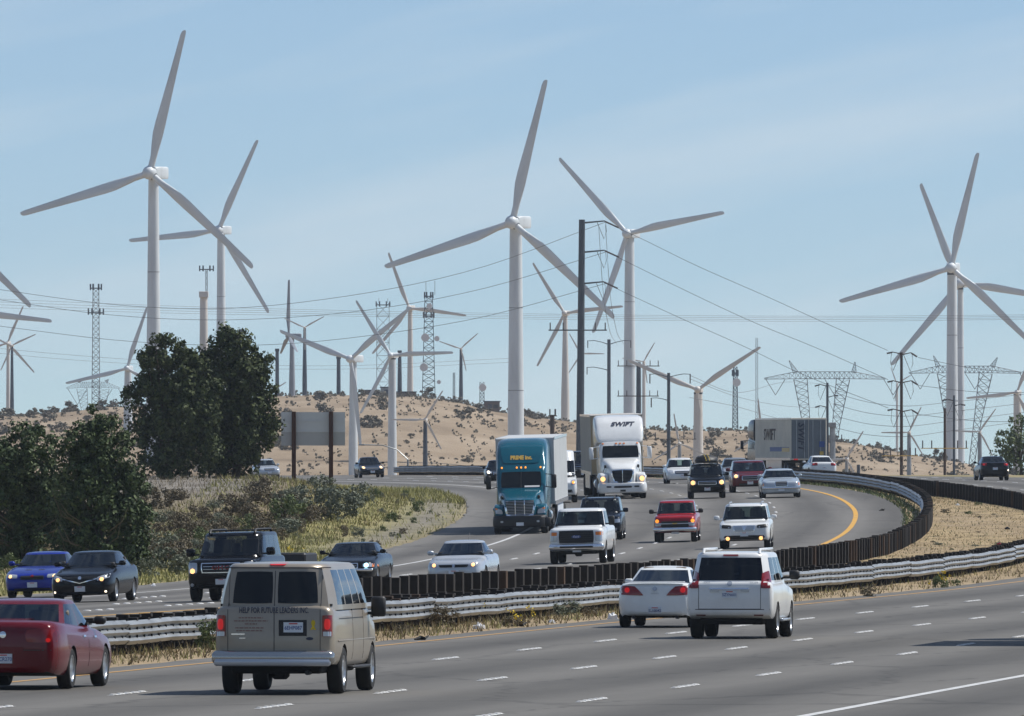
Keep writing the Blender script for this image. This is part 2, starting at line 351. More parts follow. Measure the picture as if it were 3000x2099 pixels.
# ---------------------------------------------------------------- the two carriageways
def asphalt_mat(name, c0, lanew, u0):
    m = bpy.data.materials.new(name); m.use_nodes = True; nt = m.node_tree; L = nt.links; N = nt.nodes; b = N['Principled BSDF']
    b.inputs['Roughness'].default_value = 0.8; b.inputs['Specular IOR Level'].default_value = 0.3
    uv = N.new('ShaderNodeUVMap'); uv.uv_map = 'lane'; tc = N.new('ShaderNodeTexCoord')
    sx = N.new('ShaderNodeSeparateXYZ'); L.new(uv.outputs[0], sx.inputs[0])
    def math_(op, a, bb=None):
        n = N.new('ShaderNodeMath'); n.operation = op
        for k, q in enumerate((a, bb)):
            if q is None: continue
            if isinstance(q, (int, float)): n.inputs[k].default_value = q
            else: L.new(q, n.inputs[k])
        return n.outputs[0]
    w = math_('SINE', math_('MULTIPLY', math_('SUBTRACT', sx.outputs[0], u0 + lanew * 0.25), 2 * math.pi / lanew))   # oil line in the middle of each lane
    w2 = math_('SINE', math_('MULTIPLY', math_('SUBTRACT', sx.outputs[0], u0), 6 * math.pi / lanew))
    def noise(vec, sc, stretch, det=5):
        mp = N.new('ShaderNodeMapping'); mp.inputs['Scale'].default_value = stretch; L.new(vec, mp.inputs['Vector'])
        n = N.new('ShaderNodeTexNoise'); n.inputs['Scale'].default_value = sc; n.inputs['Detail'].default_value = det; n.inputs['Roughness'].default_value = 0.65
        L.new(mp.outputs[0], n.inputs['Vector']); return n.outputs['Fac']
    n1 = noise(uv.outputs[0], 0.9, (1.0, 0.03, 1)); n2 = noise(tc.outputs['Object'], 3.0, (1, 0.5, 1)); n3 = noise(uv.outputs[0], 0.05, (1, 1, 1), 3)
    n4 = noise(tc.outputs['Object'], 24.0, (1, 0.6, 1), 3)
    fac = math_('ADD', math_('MULTIPLY', w, -0.24), 1.0)
    fac = math_('ADD', fac, math_('MULTIPLY', w2, 0.025))
    for n, k in ((n1, 0.55), (n2, 0.30), (n3, 0.40), (n4, 0.30)): fac = math_('ADD', fac, math_('MULTIPLY', math_('SUBTRACT', n, 0.5), k))
    # sealed cracks and joints wandering over the lanes
    mpc = N.new('ShaderNodeMapping'); mpc.inputs['Scale'].default_value = (0.16, 0.035, 1); nd = N.new('ShaderNodeTexNoise'); nd.inputs['Scale'].default_value = 0.7; nd.inputs['Detail'].default_value = 4
    L.new(uv.outputs[0], nd.inputs['Vector']); va = N.new('ShaderNodeVectorMath'); va.operation = 'MULTIPLY_ADD'; va.inputs[1].default_value = (1.6, 3.0, 0); L.new(nd.outputs['Color'], va.inputs[0]); L.new(uv.outputs[0], va.inputs[2]); L.new(va.outputs[0], mpc.inputs['Vector'])
    vo = N.new('ShaderNodeTexVoronoi'); vo.feature = 'DISTANCE_TO_EDGE'; vo.inputs['Scale'].default_value = 1.0; L.new(mpc.outputs[0], vo.inputs['Vector'])
    ck = N.new('ShaderNodeMapRange'); ck.inputs['From Min'].default_value = 0.004; ck.inputs['From Max'].default_value = 0.014; ck.inputs['To Min'].default_value = 0.72; ck.inputs['To Max'].default_value = 1.0; L.new(vo.outputs['Distance'], ck.inputs['Value'])
    fac = math_('MULTIPLY', fac, ck.outputs[0])
    x = N.new('ShaderNodeVectorMath'); x.operation = 'SCALE'; x.inputs[0].default_value = c0; L.new(fac, x.inputs['Scale'])
    L.new(x.outputs[0], b.inputs['Base Color'])
    bp = N.new('ShaderNodeBump'); bp.inputs['Strength'].default_value = 0.25; bp.inputs['Distance'].default_value = 0.02
    L.new(n4, bp.inputs['Height']); L.new(bp.outputs[0], b.inputs['Normal'])
    return m
def strip(name, f0, f1, y0, y1, m, dz, step=2.0, ncol=2, ref=None, wobl=0.0, wobr=0.0):
    ys = np.arange(y0, y1 + 0.01, step); v = []; fa = []; uvs = []
    for k, y in enumerate(ys):
        a, b = float(f0(y)), float(f1(y))
        a += wobl * float(wob(np.array(0.0), np.array(y), 7, 5)); b += wobr * float(wob(np.array(0.0), np.array(y), 7, 15))
        xa = a + (b - a) * np.arange(ncol) / (ncol - 1); za = zroad(xa, y); rf = float(ref(y)) if ref else 0.0
        for x, z in zip(xa.tolist(), za.tolist()): v.append((x, y, z + dz)); uvs.append((x - rf, y))
    for k in range(len(ys) - 1):
        for j in range(ncol - 1): q = k * ncol + j; fa.append((q, q + 1, q + ncol + 1, q + ncol))
    me = mesh(name, v, fa, m, 180)
    u = me.uv_layers.new(name='lane')
    for lp in me.loops: u.data[lp.index].uv = uvs[lp.vertex_index]
    return obj(name, me)
asph1 = asphalt_mat('asphalt_far', (0.130, 0.123, 0.111), 3.6, -18.0)
asph2 = asphalt_mat('asphalt_near', (0.118, 0.112, 0.100), 4.0, 0.0)
road1 = structure(strip('road_oncoming', lambda y: edge1(y), lambda y: (bar1(y) - 0.8 if y > 336 else min(yl1(y) + 2.3 + (336 - y) * 0.25, bar2(y) - 0.7)), 150, 1380, asph1, 0.0, 2.0, 24, yl1, 0.18, 0.12))
road2 = structure(strip('road_outbound', lambda y: yl2(y) - 0.95, lambda y: edge2(y), -60, 1380, asph2, 0.0, 2.0, 24, yl2, 0.12, 0.1))

def linemat(name, c, wear):
    m = bpy.data.materials.new(name); m.use_nodes = True; nt = m.node_tree; L = nt.links; N = nt.nodes; b = N['Principled BSDF']
    b.inputs['Roughness'].default_value = 0.6
    tc = N.new('ShaderNodeTexCoord'); n = N.new('ShaderNodeTexNoise'); n.inputs['Scale'].default_value = 2.2; n.inputs['Detail'].default_value = 6; n.inputs['Roughness'].default_value = 0.7
    L.new(tc.outputs['Object'], n.inputs['Vector'])
    r = N.new('ShaderNodeMapRange'); r.inputs['From Min'].default_value = 0.5; r.inputs['From Max'].default_value = 0.62; r.inputs['To Max'].default_value = wear
    L.new(n.outputs['Fac'], r.inputs['Value'])
    x = N.new('ShaderNodeMix'); x.data_type = 'RGBA'; x.inputs['A'].default_value = (*c, 1); x.inputs['B'].default_value = (0.2, 0.19, 0.18, 1)
    L.new(r.outputs[0], x.inputs['Factor']); L.new(x.outputs['Result'], b.inputs['Base Color']); return m
MATS['line_white'] = linemat('line_white', (0.60, 0.60, 0.58), 0.55)
MATS['line_yellow'] = linemat('line_yellow', (0.66, 0.345, 0.028), 0.5)
MATS['line_yellow_worn'] = linemat('line_yellow_worn', (0.50, 0.27, 0.06), 0.75)
def under(o, p): o.parent = p; del_kind(o); return o
def del_kind(o):
    if 'kind' in o: del o['kind']
def line(name, fc, w, y0, y1, m, road):
    o = strip(name, lambda y: fc(y) - w / 2, lambda y: fc(y) + w / 2, y0, y1, MATS[m], 0.006, 2.0, 2); o.parent = road; return o
line('yellow_edge_line', lambda y: yl1(y) + 0.05, 0.21, 160, 1300, 'line_yellow', road1)
line('white_edge_line', lambda y: yl1(y) - 14.3, 0.18, 160, 1300, 'line_white', road1)
line('yellow_edge_line', lambda y: yl2(y), 0.15, -40, 1300, 'line_yellow_worn', road2)
line('white_edge_line', lambda y: yl2(y) + 16.5, 0.19, -40, 1300, 'line_white', road2)
# lane stripes with four raised dots worn into each, one object per stripe
def stripe_mesh(w, ln, dots):
    b = MB(); n = 10
    for k in range(n):   # ragged paint
        a, c = -ln / 2 + ln * k / n, -ln / 2 + ln * (k + 1) / n
        e0, e1 = w / 2 * random.uniform(.7, 1.05), w / 2 * random.uniform(.7, 1.05)
        b.add([(-e0, a, 0), (e1, a, 0), (e1, c, 0), (-e0, c, 0)], [(0, 1, 2, 3)])
    for k in range(dots):
        y = -ln / 2 + ln * (k + 0.5) / dots
        b.lathe([(0.075, 0.0), (0.06, 0.016), (0.03, 0.022)], 8, 'z', (0, y, 0))
    return b.me('lane_stripe', ['line_white'], 30)
sm = [stripe_mesh(0.13, 3.7, 5) for _ in range(3)]
def dots_mesh():
    b = MB()
    for k in range(5): b.lathe([(0.11, 0.0), (0.09, 0.02), (0.04, 0.028)], 8, 'z', (0, (k - 2) * 1.6, 0))
    return b.me('lane_stripe', ['line_white'], 30)
dm = dots_mesh()
def stripes(road, ref, offs, y0, y1, cyc, ph):
    for j, o in enumerate(offs):
        y = y0 + ph[j % len(ph)]
        k = 0
        while y < y1:
            x = float(ref(y)) + o; tx = (float(ref(y + 1)) - float(ref(y - 1))) / 2
            sl = (float(zroad(x + tx, y + 1)) - float(zroad(x - tx, y - 1))) / 2
            if abs(x) < 0.0395 * y + 3:
                obj('lane_stripe', dm if road is road1 and y < 400 else sm[(k + j) % 3], road, (x, y, float(zroad(x, y)) + 0.007), (math.atan(sl), 0, -math.atan(tx)))
            y += cyc; k += 1
stripes(road2, yl2, (3.75, 7.75, 11.9), 180, 980, 13.2, (1.0, 2.5, 8.0))
stripes(road1, yl1, (-3.6, -7.2, -10.8), 320, 960, 14.6, (3.0, 0.0, 6.0))

# ---------------------------------------------------------------- guard rails: corrugated beam, a timber post every 1.9 m
def frame_at(fx, y):
    x = float(fx(y)); tx = (float(fx(y + 1)) - float(fx(y - 1))) / 2; t = Vector((tx, 1, 0)).normalized(); return Vector((x, y, float(zroad(x, y)))), t
BEAM = []
for k in range(19):
    z = 0.19 + 0.47 * k / 18; ph = k / 18 * 3 * 2 * math.pi
    BEAM.append((0.043 * (1 - math.cos(ph)), z))
def guard_rail(name, label, fx, side, y0, y1, ylim, group=None):
    # side +1: traffic face towards +X, posts behind at -X
    y = y0; p0, _ = frame_at(fx, y0)
    root = empty(name, p0); tag(root, label, 'guard rail', group)
    inv = -p0
    seg = 11.4; yy = y0
    while yy < y1:
        ns = 4; v = []; f = []; n = len(BEAM)
        dj = random.uniform(-0.02, 0.02)
        for s_ in range(ns + 1):
            p, t = frame_at(fx, min(yy + seg * s_ / ns, y1) + 0.02 * (s_ == ns)); nr = Vector((t.y, -t.x, 0)) * side
            jz = dj + 0.012 * math.sin(yy * 3 + s_ * 2.1)
            for off, rev in ((0.0, 0), (-0.012, 1)):
                for (d, z) in (BEAM if not rev else BEAM[::-1]): q = p + inv + nr * (d + off) + Vector((0, 0, z + jz)); v.append(q)
        m_ = 2 * n
        for s_ in range(ns):
            for k in range(m_):
                a, b = s_ * m_ + k, s_ * m_ + (k + 1) % m_; f.append((a, b, b + m_, a + m_) if side > 0 else (b, a, a + m_, b + m_))
        rb_ = obj('rail_beam', mesh('rail_beam', v, f, 'steel_galv', 40), root)
        hb = MB()      # slots and bolt heads along the two valleys
        for s_ in range(12):
            p, t = frame_at(fx, yy + seg * (s_ + .5) / 12); nr = Vector((t.y, -t.x, 0)) * side
            for zz in (.19 + .47 / 3, .19 + .47 * 2 / 3):
                q = p + inv + nr * .012; hb.box(q.x - .02, q.x + .02, q.y - .09, q.y + .09, q.z + zz - .022, q.z + zz + .022)
        if yy < 520: hb.build('bolt_row', 'underbody', rb_)['kind'] = 'stuff'
        yy += seg
    # posts
    pm = []
    for k in range(4):
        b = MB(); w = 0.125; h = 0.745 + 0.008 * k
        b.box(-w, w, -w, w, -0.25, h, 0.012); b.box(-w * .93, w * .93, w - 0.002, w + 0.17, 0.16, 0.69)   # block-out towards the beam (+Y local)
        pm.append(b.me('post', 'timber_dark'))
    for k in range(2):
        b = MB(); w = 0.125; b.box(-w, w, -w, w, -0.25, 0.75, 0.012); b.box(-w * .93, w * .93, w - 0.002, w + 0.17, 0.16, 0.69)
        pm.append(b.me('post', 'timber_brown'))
    bolt = MB().lathe([(0.02, 0), (0.02, 0.02)], 6, 'y').me('bolt', 'steel_galv')
    y = ylim[0]; cnt = 0; far = MB()
    while y < y1:
        p, t = frame_at(fx, y); nr = Vector((t.y, -t.x, 0)) * side
        q = p + inv - nr * (0.285) ; rz = math.atan2(nr.y, nr.x) - math.pi / 2 + random.uniform(-.04, .04)
        if y < ylim[1]:
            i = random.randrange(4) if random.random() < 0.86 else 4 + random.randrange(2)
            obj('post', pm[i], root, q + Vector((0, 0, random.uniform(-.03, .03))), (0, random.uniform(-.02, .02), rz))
        else: far.box(q.x - .1, q.x + .1, q.y - .1, q.y + .1, q.z - .2, q.z + .74)
        cnt += 1; y += 1.5 * t.y
    if far.f:
        o = far.build('far_post', 'timber_dark', root); o['kind'] = 'stuff'
    return root
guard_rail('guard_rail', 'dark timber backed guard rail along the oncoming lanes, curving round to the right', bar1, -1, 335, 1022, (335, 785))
guard_rail('guard_rail', 'silver corrugated guard rail beside the near lanes, from red sedan to right edge', bar2, 1, 150, 1022, (205, 650))
# ---------------------------------------------------------------- vehicles
PROF_CAR = [(0, 1.015), (0.45, 1.01), (0.74, 1.0), (0.88, 0.965), (0.945, 0.90), (0.98, 0.76), (1.0, 0.52), (0.992, 0.30), (0.96, 0.12), (0.90, 0.02), (0.8, 0.0), (0, 0.0)]
PROF_BOX = [(0, 1.01), (0.55, 1.008), (0.83, 0.995), (0.93, 0.965), (0.975, 0.90), (0.99, 0.72), (1.0, 0.45), (0.995, 0.22), (0.97, 0.07), (0.93, 0.0), (0.8, 0.0), (0, 0.0)]
def loft(st, prof):
    """st: list of (y, halfwidth, zbottom, ztop) from front to rear -> closed surface"""
    v = []; f = []; h = len(prof); n = 2 * h - 2
    for (y, w, zb, zt) in st:
        ring = [(x * w, y, zb + z * (zt - zb)) for x, z in prof] + [(-x * w, y, zb + z * (zt - zb)) for x, z in prof[-2:0:-1]]
        v += ring
    for i in range(len(st) - 1):
        for k in range(n): f.append((i * n + k, i * n + (k + 1) % n, (i + 1) * n + (k + 1) % n, (i + 1) * n + k))
    f.append(tuple(range(n - 1, -1, -1))); f.append(tuple((len(st) - 1) * n + k for k in range(n)))
    return v, f
def stations(top, bot, plan, extra=()):
    ys = sorted({round(p[0], 4) for p in top + bot + plan} | set(extra), reverse=True)
    dense = []
    for a, b in zip(ys[:-1], ys[1:]):
        dense.append(a); k = int((a - b) / 0.3)
        for j in range(k): dense.append(a + (b - a) * (j + 1) / (k + 1))
    dense.append(ys[-1])
    ft, fb, fp = (pchip(sorted(q)) for q in (top, bot, plan))
    return [(y, fp(y), fb(y), ft(y)) for y in dense]
def cabin(c):
    """greenhouse as a frame of pillars and roof with real openings; returns frame and one glass sheet per opening"""
    n = c.get('n', 8.0); H = c['zr'] - c['zb']; cr = c.get('cr', .03); tum = c.get('tum', 1.0); bow = c.get('bow', .12); ta, tb = c.get('ta', .11), c.get('tb', .86)
    lev = [0.0, ta, ta + (tb - ta) * .25, ta + (tb - ta) * .5, ta + (tb - ta) * .75, tb, .90, .94, .97, .99, 1.0]
    if tb > .88: lev = [0.0, ta, ta + (tb - ta) * .33, ta + (tb - ta) * .66, tb, .94, .97, .99, 1.0]
    cols = []; seg = []       # seg[i]: window between column i and i+1
    fw, rw, qa, qb = c.get('fw', .955), c.get('rwf', .89), c.get('qa', .80), c.get('qb', -.78)
    nf = 10
    for k in range(nf + 1): cols.append(('F', -fw + 2 * fw * k / nf)); seg.append('windshield' if k < nf and c.get('ws', True) else None)
    cuts = c.get('cuts', [k / c.get('nsw', 2) for k in range(c.get('nsw', 2) + 1)])
    def side(sg):
        L = []
        for k in range(len(cuts) - 1):
            g0, g1 = cuts[k] + (.014 if k else 0), cuts[k + 1] - (.014 if k < len(cuts) - 2 else 0)
            for m_ in range(4): L.append((qa + (qb - qa) * (g0 + (g1 - g0) * m_ / 3), ('side_window', sg, k) if m_ < 3 else None))
        return L
    for q, w_ in side(1): cols.append(('R', q)); seg.append(w_)
    nr = 8
    for k in range(nr + 1): cols.append(('B', rw - 2 * rw * k / nr)); seg.append('rear_window' if k < nr and c.get('rw', True) else None)
    L = side(-1)
    for k in range(len(L) - 1, -1, -1): cols.append(('L', L[k][0])); seg.append(L[k - 1][1] if k > 0 else None)
    def pos(t):
        e = 0 if t <= .88 else (1 - math.cos((t - .88) / .12 * math.pi / 2)) * .07
        w = c['wb'] + (c['wr'] - c['wb']) * t ** tum - e * .9; yf = c['yf0'] + (c['yf1'] - c['yf0']) * t - e * 1.6; yr = c['yr0'] + (c['yr1'] - c['yr0']) * t + e * 1.4
        z = c['zb'] + H * (1 - cr) * (t if t <= .88 else .88 + .12 * math.sin((t - .88) / .12 * math.pi / 2)); return w, yf, yr, z
    def ring(w, yf, yr, z, bw):
        yc, hl = (yf + yr) / 2, (yf - yr) / 2; out = []
        for kind, u in cols:
            if kind in 'FB': x = u * w; y = yc + (1 if kind == 'F' else -1) * hl * (1 - abs(u) ** n) ** (1 / n)
            else: x = (1 if kind == 'R' else -1) * w * (1 - abs(u) ** n) ** (1 / n); y = yc + u * hl
            s_ = (y - yc) / hl; y -= bw * (x / w) ** 2 * (s_ if s_ > 0 else s_ * .6)
            out.append((x, y, z))
        return out
    v = []; N = len(cols)
    for t in lev: w, yf, yr, z = pos(t); v += ring(w, yf, yr, z, bow)
    w, yf, yr, z = pos(1.0); yc = (yf + yr) / 2; hl = (yf - yr) / 2
    nl = len(lev)
    for s_, zz in ((.75, .62), (.45, .9), (.15, 1.0)): v += ring(w * s_, yc + hl * s_, yc - hl * s_, z + H * cr * zz, bow * s_)
    frame = []; glass = {}
    for j in range(nl + 2):
        for k in range(N):
            k2 = (k + 1) % N; f = (j * N + k, (j + 1) * N + k, (j + 1) * N + k2, j * N + k2)
            g = seg[k] if j < nl - 1 and lev[j] >= ta - 1e-6 and lev[j + 1] <= tb + 1e-6 else None
            if g: glass.setdefault(g, []).append(f)
            else: frame.append(f)
    frame.append(tuple((nl + 2) * N + k for k in range(N)))
    return v, frame, glass
def compact(v, f):
    ids = sorted({i for q in f for i in q}); m_ = {i: k for k, i in enumerate(ids)}; return [v[i] for i in ids], [tuple(m_[i] for i in q) for q in f]
def cut_arches(me, axles, r, w, depth=0.34):
    o = bpy.data.objects.new('tmp', me); COL.objects.link(o)
    b = MB()
    for y, z in axles:
        for s_ in (-1, 1):
            x0, x1 = s_ * (w - depth), s_ * (w + .15); b.lathe([(r, min(x0, x1)), (r, max(x0, x1))], 22, 'x', (0, y, z))
    cm_ = b.me('tmpc', 'underbody'); oc = bpy.data.objects.new('tmpc', cm_); COL.objects.link(oc)
    md = o.modifiers.new('b', 'BOOLEAN'); md.object = oc; md.operation = 'DIFFERENCE'; md.solver = 'EXACT'
    dg = bpy.context.evaluated_depsgraph_get(); new = bpy.data.meshes.new_from_object(o.evaluated_get(dg))
    bpy.data.objects.remove(o); bpy.data.objects.remove(oc)
    for p in new.polygons:
        c = p.center
        for y, z in axles:
            if math.hypot(c.y - y, c.z - z) < r * 1.005 and abs(c.x) < w + .1 and abs(c.x) > w - depth - .02 and abs(p.normal.x) < .95: p.material_index = 1
            if abs(abs(c.x) - (w - depth)) < .02 and math.hypot(c.y - y, c.z - z) < r: p.material_index = 1
    return new
VIEW = {'F': (lambda a, b: (Vector((a, 12, b)), Vector((0, -1, 0)))), 'B': (lambda a, b: (Vector((a, -30, b)), Vector((0, 1, 0)))),
        'R': (lambda a, b: (Vector((6, a, b)), Vector((-1, 0, 0)))), 'L': (lambda a, b: (Vector((-6, a, b)), Vector((1, 0, 0)))),
        'T': (lambda a, b: (Vector((a, b, 9)), Vector((0, 0, -1))))}
def patch(bvh, view, c4, m, name, parent, n=(8, 5), off=0.008, rnd=0.0, sink=0.03, mir=False, label=None):
    """a plate that follows the body: four corners in the view's plane (bl, br, tr, tl), thrown onto the body and raised by off"""
    if mir:
        o = patch(bvh, view, c4, m, name, parent, n, off, rnd, sink)
        if view in 'RL': return [o] + [patch(bvh, {'R': 'L', 'L': 'R'}[view], c4, m, name, parent, n, off, rnd, sink)]
        q = [(-a, b) for a, b in c4]; return [o] + [patch(bvh, view, [q[1], q[0], q[3], q[2]], m, name, parent, n, off, rnd, sink)]
    a, b = n; P = []; hits = []
    for j in range(b + 1):
        for i in range(a + 1):
            u, w = 2 * i / a - 1, 2 * j / b - 1
            if rnd: u, w = u * math.sqrt(max(0, 1 - rnd * w * w / 2)), w * math.sqrt(max(0, 1 - rnd * u * u / 2))
            s_, t = (u + 1) / 2, (w + 1) / 2
            x = (c4[0][0] * (1 - s_) + c4[1][0] * s_) * (1 - t) + (c4[3][0] * (1 - s_) + c4[2][0] * s_) * t
            y = (c4[0][1] * (1 - s_) + c4[1][1] * s_) * (1 - t) + (c4[3][1] * (1 - s_) + c4[2][1] * s_) * t
            o, d = VIEW[view](x, y); h = bvh.ray_cast(o, d)
            P.append((o, d)); hits.append(h[3] if h[0] is not None else None)
    ok = [h for h in hits if h is not None]
    if not ok: ok = [10.0]
    med = sorted(ok)[len(ok) // 2]
    # fill misses from the nearest sample in the grid
    for k, h in enumerate(hits):
        if h is None:
            best = min(((abs(k % (a + 1) - q % (a + 1)) + abs(k // (a + 1) - q // (a + 1)), hh) for q, hh in enumerate(hits) if hh is not None), default=(0, med)); hits[k] = best[1]
    v = [o + d * (h - off) for (o, d), h in zip(P, hits)]; f = []
    W_ = a + 1
    flip = view in 'BL'
    for j in range(b):
        for i in range(a): q = j * W_ + i; f.append((q, q + 1, q + W_ + 1, q + W_))
    rim = [i for i in range(a + 1)] + [j * W_ + a for j in range(1, b + 1)] + [b * W_ + i for i in range(a - 1, -1, -1)] + [j * W_ for j in range(b - 1, 0, -1)]
    k0 = len(v); v += [v[i] + P[i][1] * (off + sink) for i in rim]
    for k in range(len(rim)):
        k2 = (k + 1) % len(rim); f.append((rim[k2], rim[k], k0 + k, k0 + k2))
    o = obj(name, mesh(name, v, f, m, 40), parent)
    bm = bmesh.new(); bm.from_mesh(o.data); bmesh.ops.recalc_face_normals(bm, faces=bm.faces)
    # front faces must look against the ray
    d = P[0][1]; s_ = sum(fc.normal.dot(d) * fc.calc_area() for fc in bm.faces if abs(fc.normal.dot(d)) > .3)
    bm.to_mesh(o.data); bm.free()
    return o
def text_mesh(s, size, m, bold=0.0, sx=1.0):
    cu = bpy.data.curves.new('t', 'FONT'); cu.body = s; cu.size = size; cu.align_x = 'CENTER'; cu.align_y = 'CENTER'; cu.offset = bold; cu.resolution_u = 2
    o = bpy.data.objects.new('t', cu); COL.objects.link(o); dg = bpy.context.evaluated_depsgraph_get(); dg.update()
    me = bpy.data.meshes.new_from_object(o.evaluated_get(dg)); bpy.data.objects.remove(o)
    me.materials.clear(); me.materials.append(MATS[m]); return me
def text_on(bvh, view, s, at, size, m, parent, name='lettering', bold=0.0, sx=1.0, off=0.014, shear=0.0, vertical=False, lead=1.0, rot=0.0):
    me = text_mesh(s if not vertical else '\n'.join(s), size, m, bold)
    ms = [0] * 0
    for v in me.vertices:
        x, y = v.co.x * sx + v.co.y * shear, v.co.y
        if rot: x, y = x * math.cos(rot) - y * math.sin(rot), x * math.sin(rot) + y * math.cos(rot)
        if view == 'B': a, b = at[0] + x, at[1] + y
        elif view == 'F': a, b = at[0] - x, at[1] + y
        elif view == 'L': a, b = at[0] - x, at[1] + y
        else: a, b = at[0] + x, at[1] + y
        o, d = VIEW[view](a, b); h = bvh.ray_cast(o, d); hh = h[3] if h[0] is not None else None
        if hh is None:
            o2, d2 = VIEW[view](at[0], at[1]); h2 = bvh.ray_cast(o2, d2); hh = h2[3] if h2[0] is not None else 12
        v.co = o + d * (hh - off)
    me.update(); return obj(name, me, parent)
# NOTE on sides: the vehicle looks along +Y, its right is +X; seen from the front +X is on the viewer's left.
_tw = MB(); _tw.lathe([(0.64, -.3), (0.67, -.48), (0.90, -.5), (0.975, -.42), (1.0, -.25), (1.0, .25), (0.975, .42), (0.90, .5), (0.67, .48), (0.64, .3), (0.64, -.3)], 28, 'x'); _tw.f = _tw.f[:-2]; _tw.lathe([(0.64, -.28), (0.64, -.27)], 20, 'x')
def seat_mesh(m):
    b = MB(); v, f = loft([(.09, .20, 0, .46), (.07, .24, 0, .48), (-.05, .25, 0, .49), (-.08, .22, 0, .47)], PROF_BOX); b.add(v, f); b.box(-.03, -.015, -.01, .01, .46, .52); b.box(.015, .03, -.01, .01, .46, .52); b.box(-.13, .13, -.05, .06, .50, .64, .03)
    return b.me('seat', m, 50)
SEAT = {'seat': seat_mesh('seat'), 'seat_tan': seat_mesh('seat_tan')}
TYRE = _tw.me('wheel', 'tyre', 40)
def rim_mesh(nsp, dish, mname='rim'):
    b = MB(); b.lathe([(0.60, .30), (0.68, .40), (0.68, .46), (0.60, .44), (0.57, .36)], 24, 'x')
    for k in range(nsp):
        a = 2 * math.pi * k / nsp; u = Vector((0, math.cos(a), math.sin(a))); w = Vector((0, -math.sin(a), math.cos(a)))
        hw0, hw1 = .13, .10 if nsp > 5 else .14
        pts = []
        for rr, hw in ((0.08, hw0), (0.62, hw1)):
            for s_ in (-1, 1):
                for x in (dish, dish - .12): pts.append(u * rr + w * (hw * s_) + Vector((x + (.05 if rr > .3 else 0), 0, 0)))
        b.add(pts, [(0, 2, 6, 4), (1, 5, 7, 3), (0, 4, 5, 1), (2, 3, 7, 6)])
    b.lathe([(0.16, dish - .1), (0.16, dish + .03), (0.08, dish + .05)], 12, 'x')
    return b.me('rim', mname, 40)
RIMS = {5: rim_mesh(5, .36), 7: rim_mesh(7, .34), 'steel': rim_mesh(8, .22, 'lamp_off')}
def wheels(root, axles, r, wd, track, rim=7, z=None):
    for y, zz in axles:
        for s_ in (-1, 1):
            w = obj('wheel', TYRE, root, (s_ * (track / 2), y, zz), (random.uniform(0, 6), 0, 0), (wd * s_, r, r))
            obj('rim', RIMS[rim], w)
def place(root, px, py, away, axle_y, scale=1.0, yaw=None, lo=150., hi=1045., G=None, lenax=2.7):
    """stand the vehicle on the road so that its near axle touches down at the pixel; heading follows the lane"""
    g = G if G is not None else ground_at(px, py, lo, hi)
    fx = yl2 if away else yl1
    y = g.y; tx = (float(fx(y + 3)) - float(fx(y - 3))) / 6
    if yaw is not None: tx = math.tan(R(yaw))
    t = Vector((tx, 1, 0)).normalized()
    fwd = t if away else -t
    root_p = g - fwd * (axle_y * scale)
    a, b = root_p + fwd * lenax * .5, root_p - fwd * lenax * .5
    za, zb = float(zg(a.x, a.y)), float(zg(b.x, b.y))
    root.location = (root_p.x, root_p.y, (za + zb) / 2 + 0.004)
    right = Vector((fwd.y, -fwd.x, 0)); ra, rb = root_p + right * .8, root_p - right * .8
    roll = math.atan2(float(zg(ra.x, ra.y)) - float(zg(rb.x, rb.y)), 1.6)
    M = Matrix((right, Vector((fwd.x, fwd.y, (za - zb) / lenax)).normalized(), Vector((0, 0, 1)))).transposed()
    e = M.to_euler(); root.rotation_mode = 'XYZ'
    rz = math.atan2(-fwd.x, fwd.y)
    root.rotation_euler = (math.atan2(za - zb, lenax), -roll * 1.0, rz)
    root.scale = (scale,) * 3
    return root
CARLOG = []
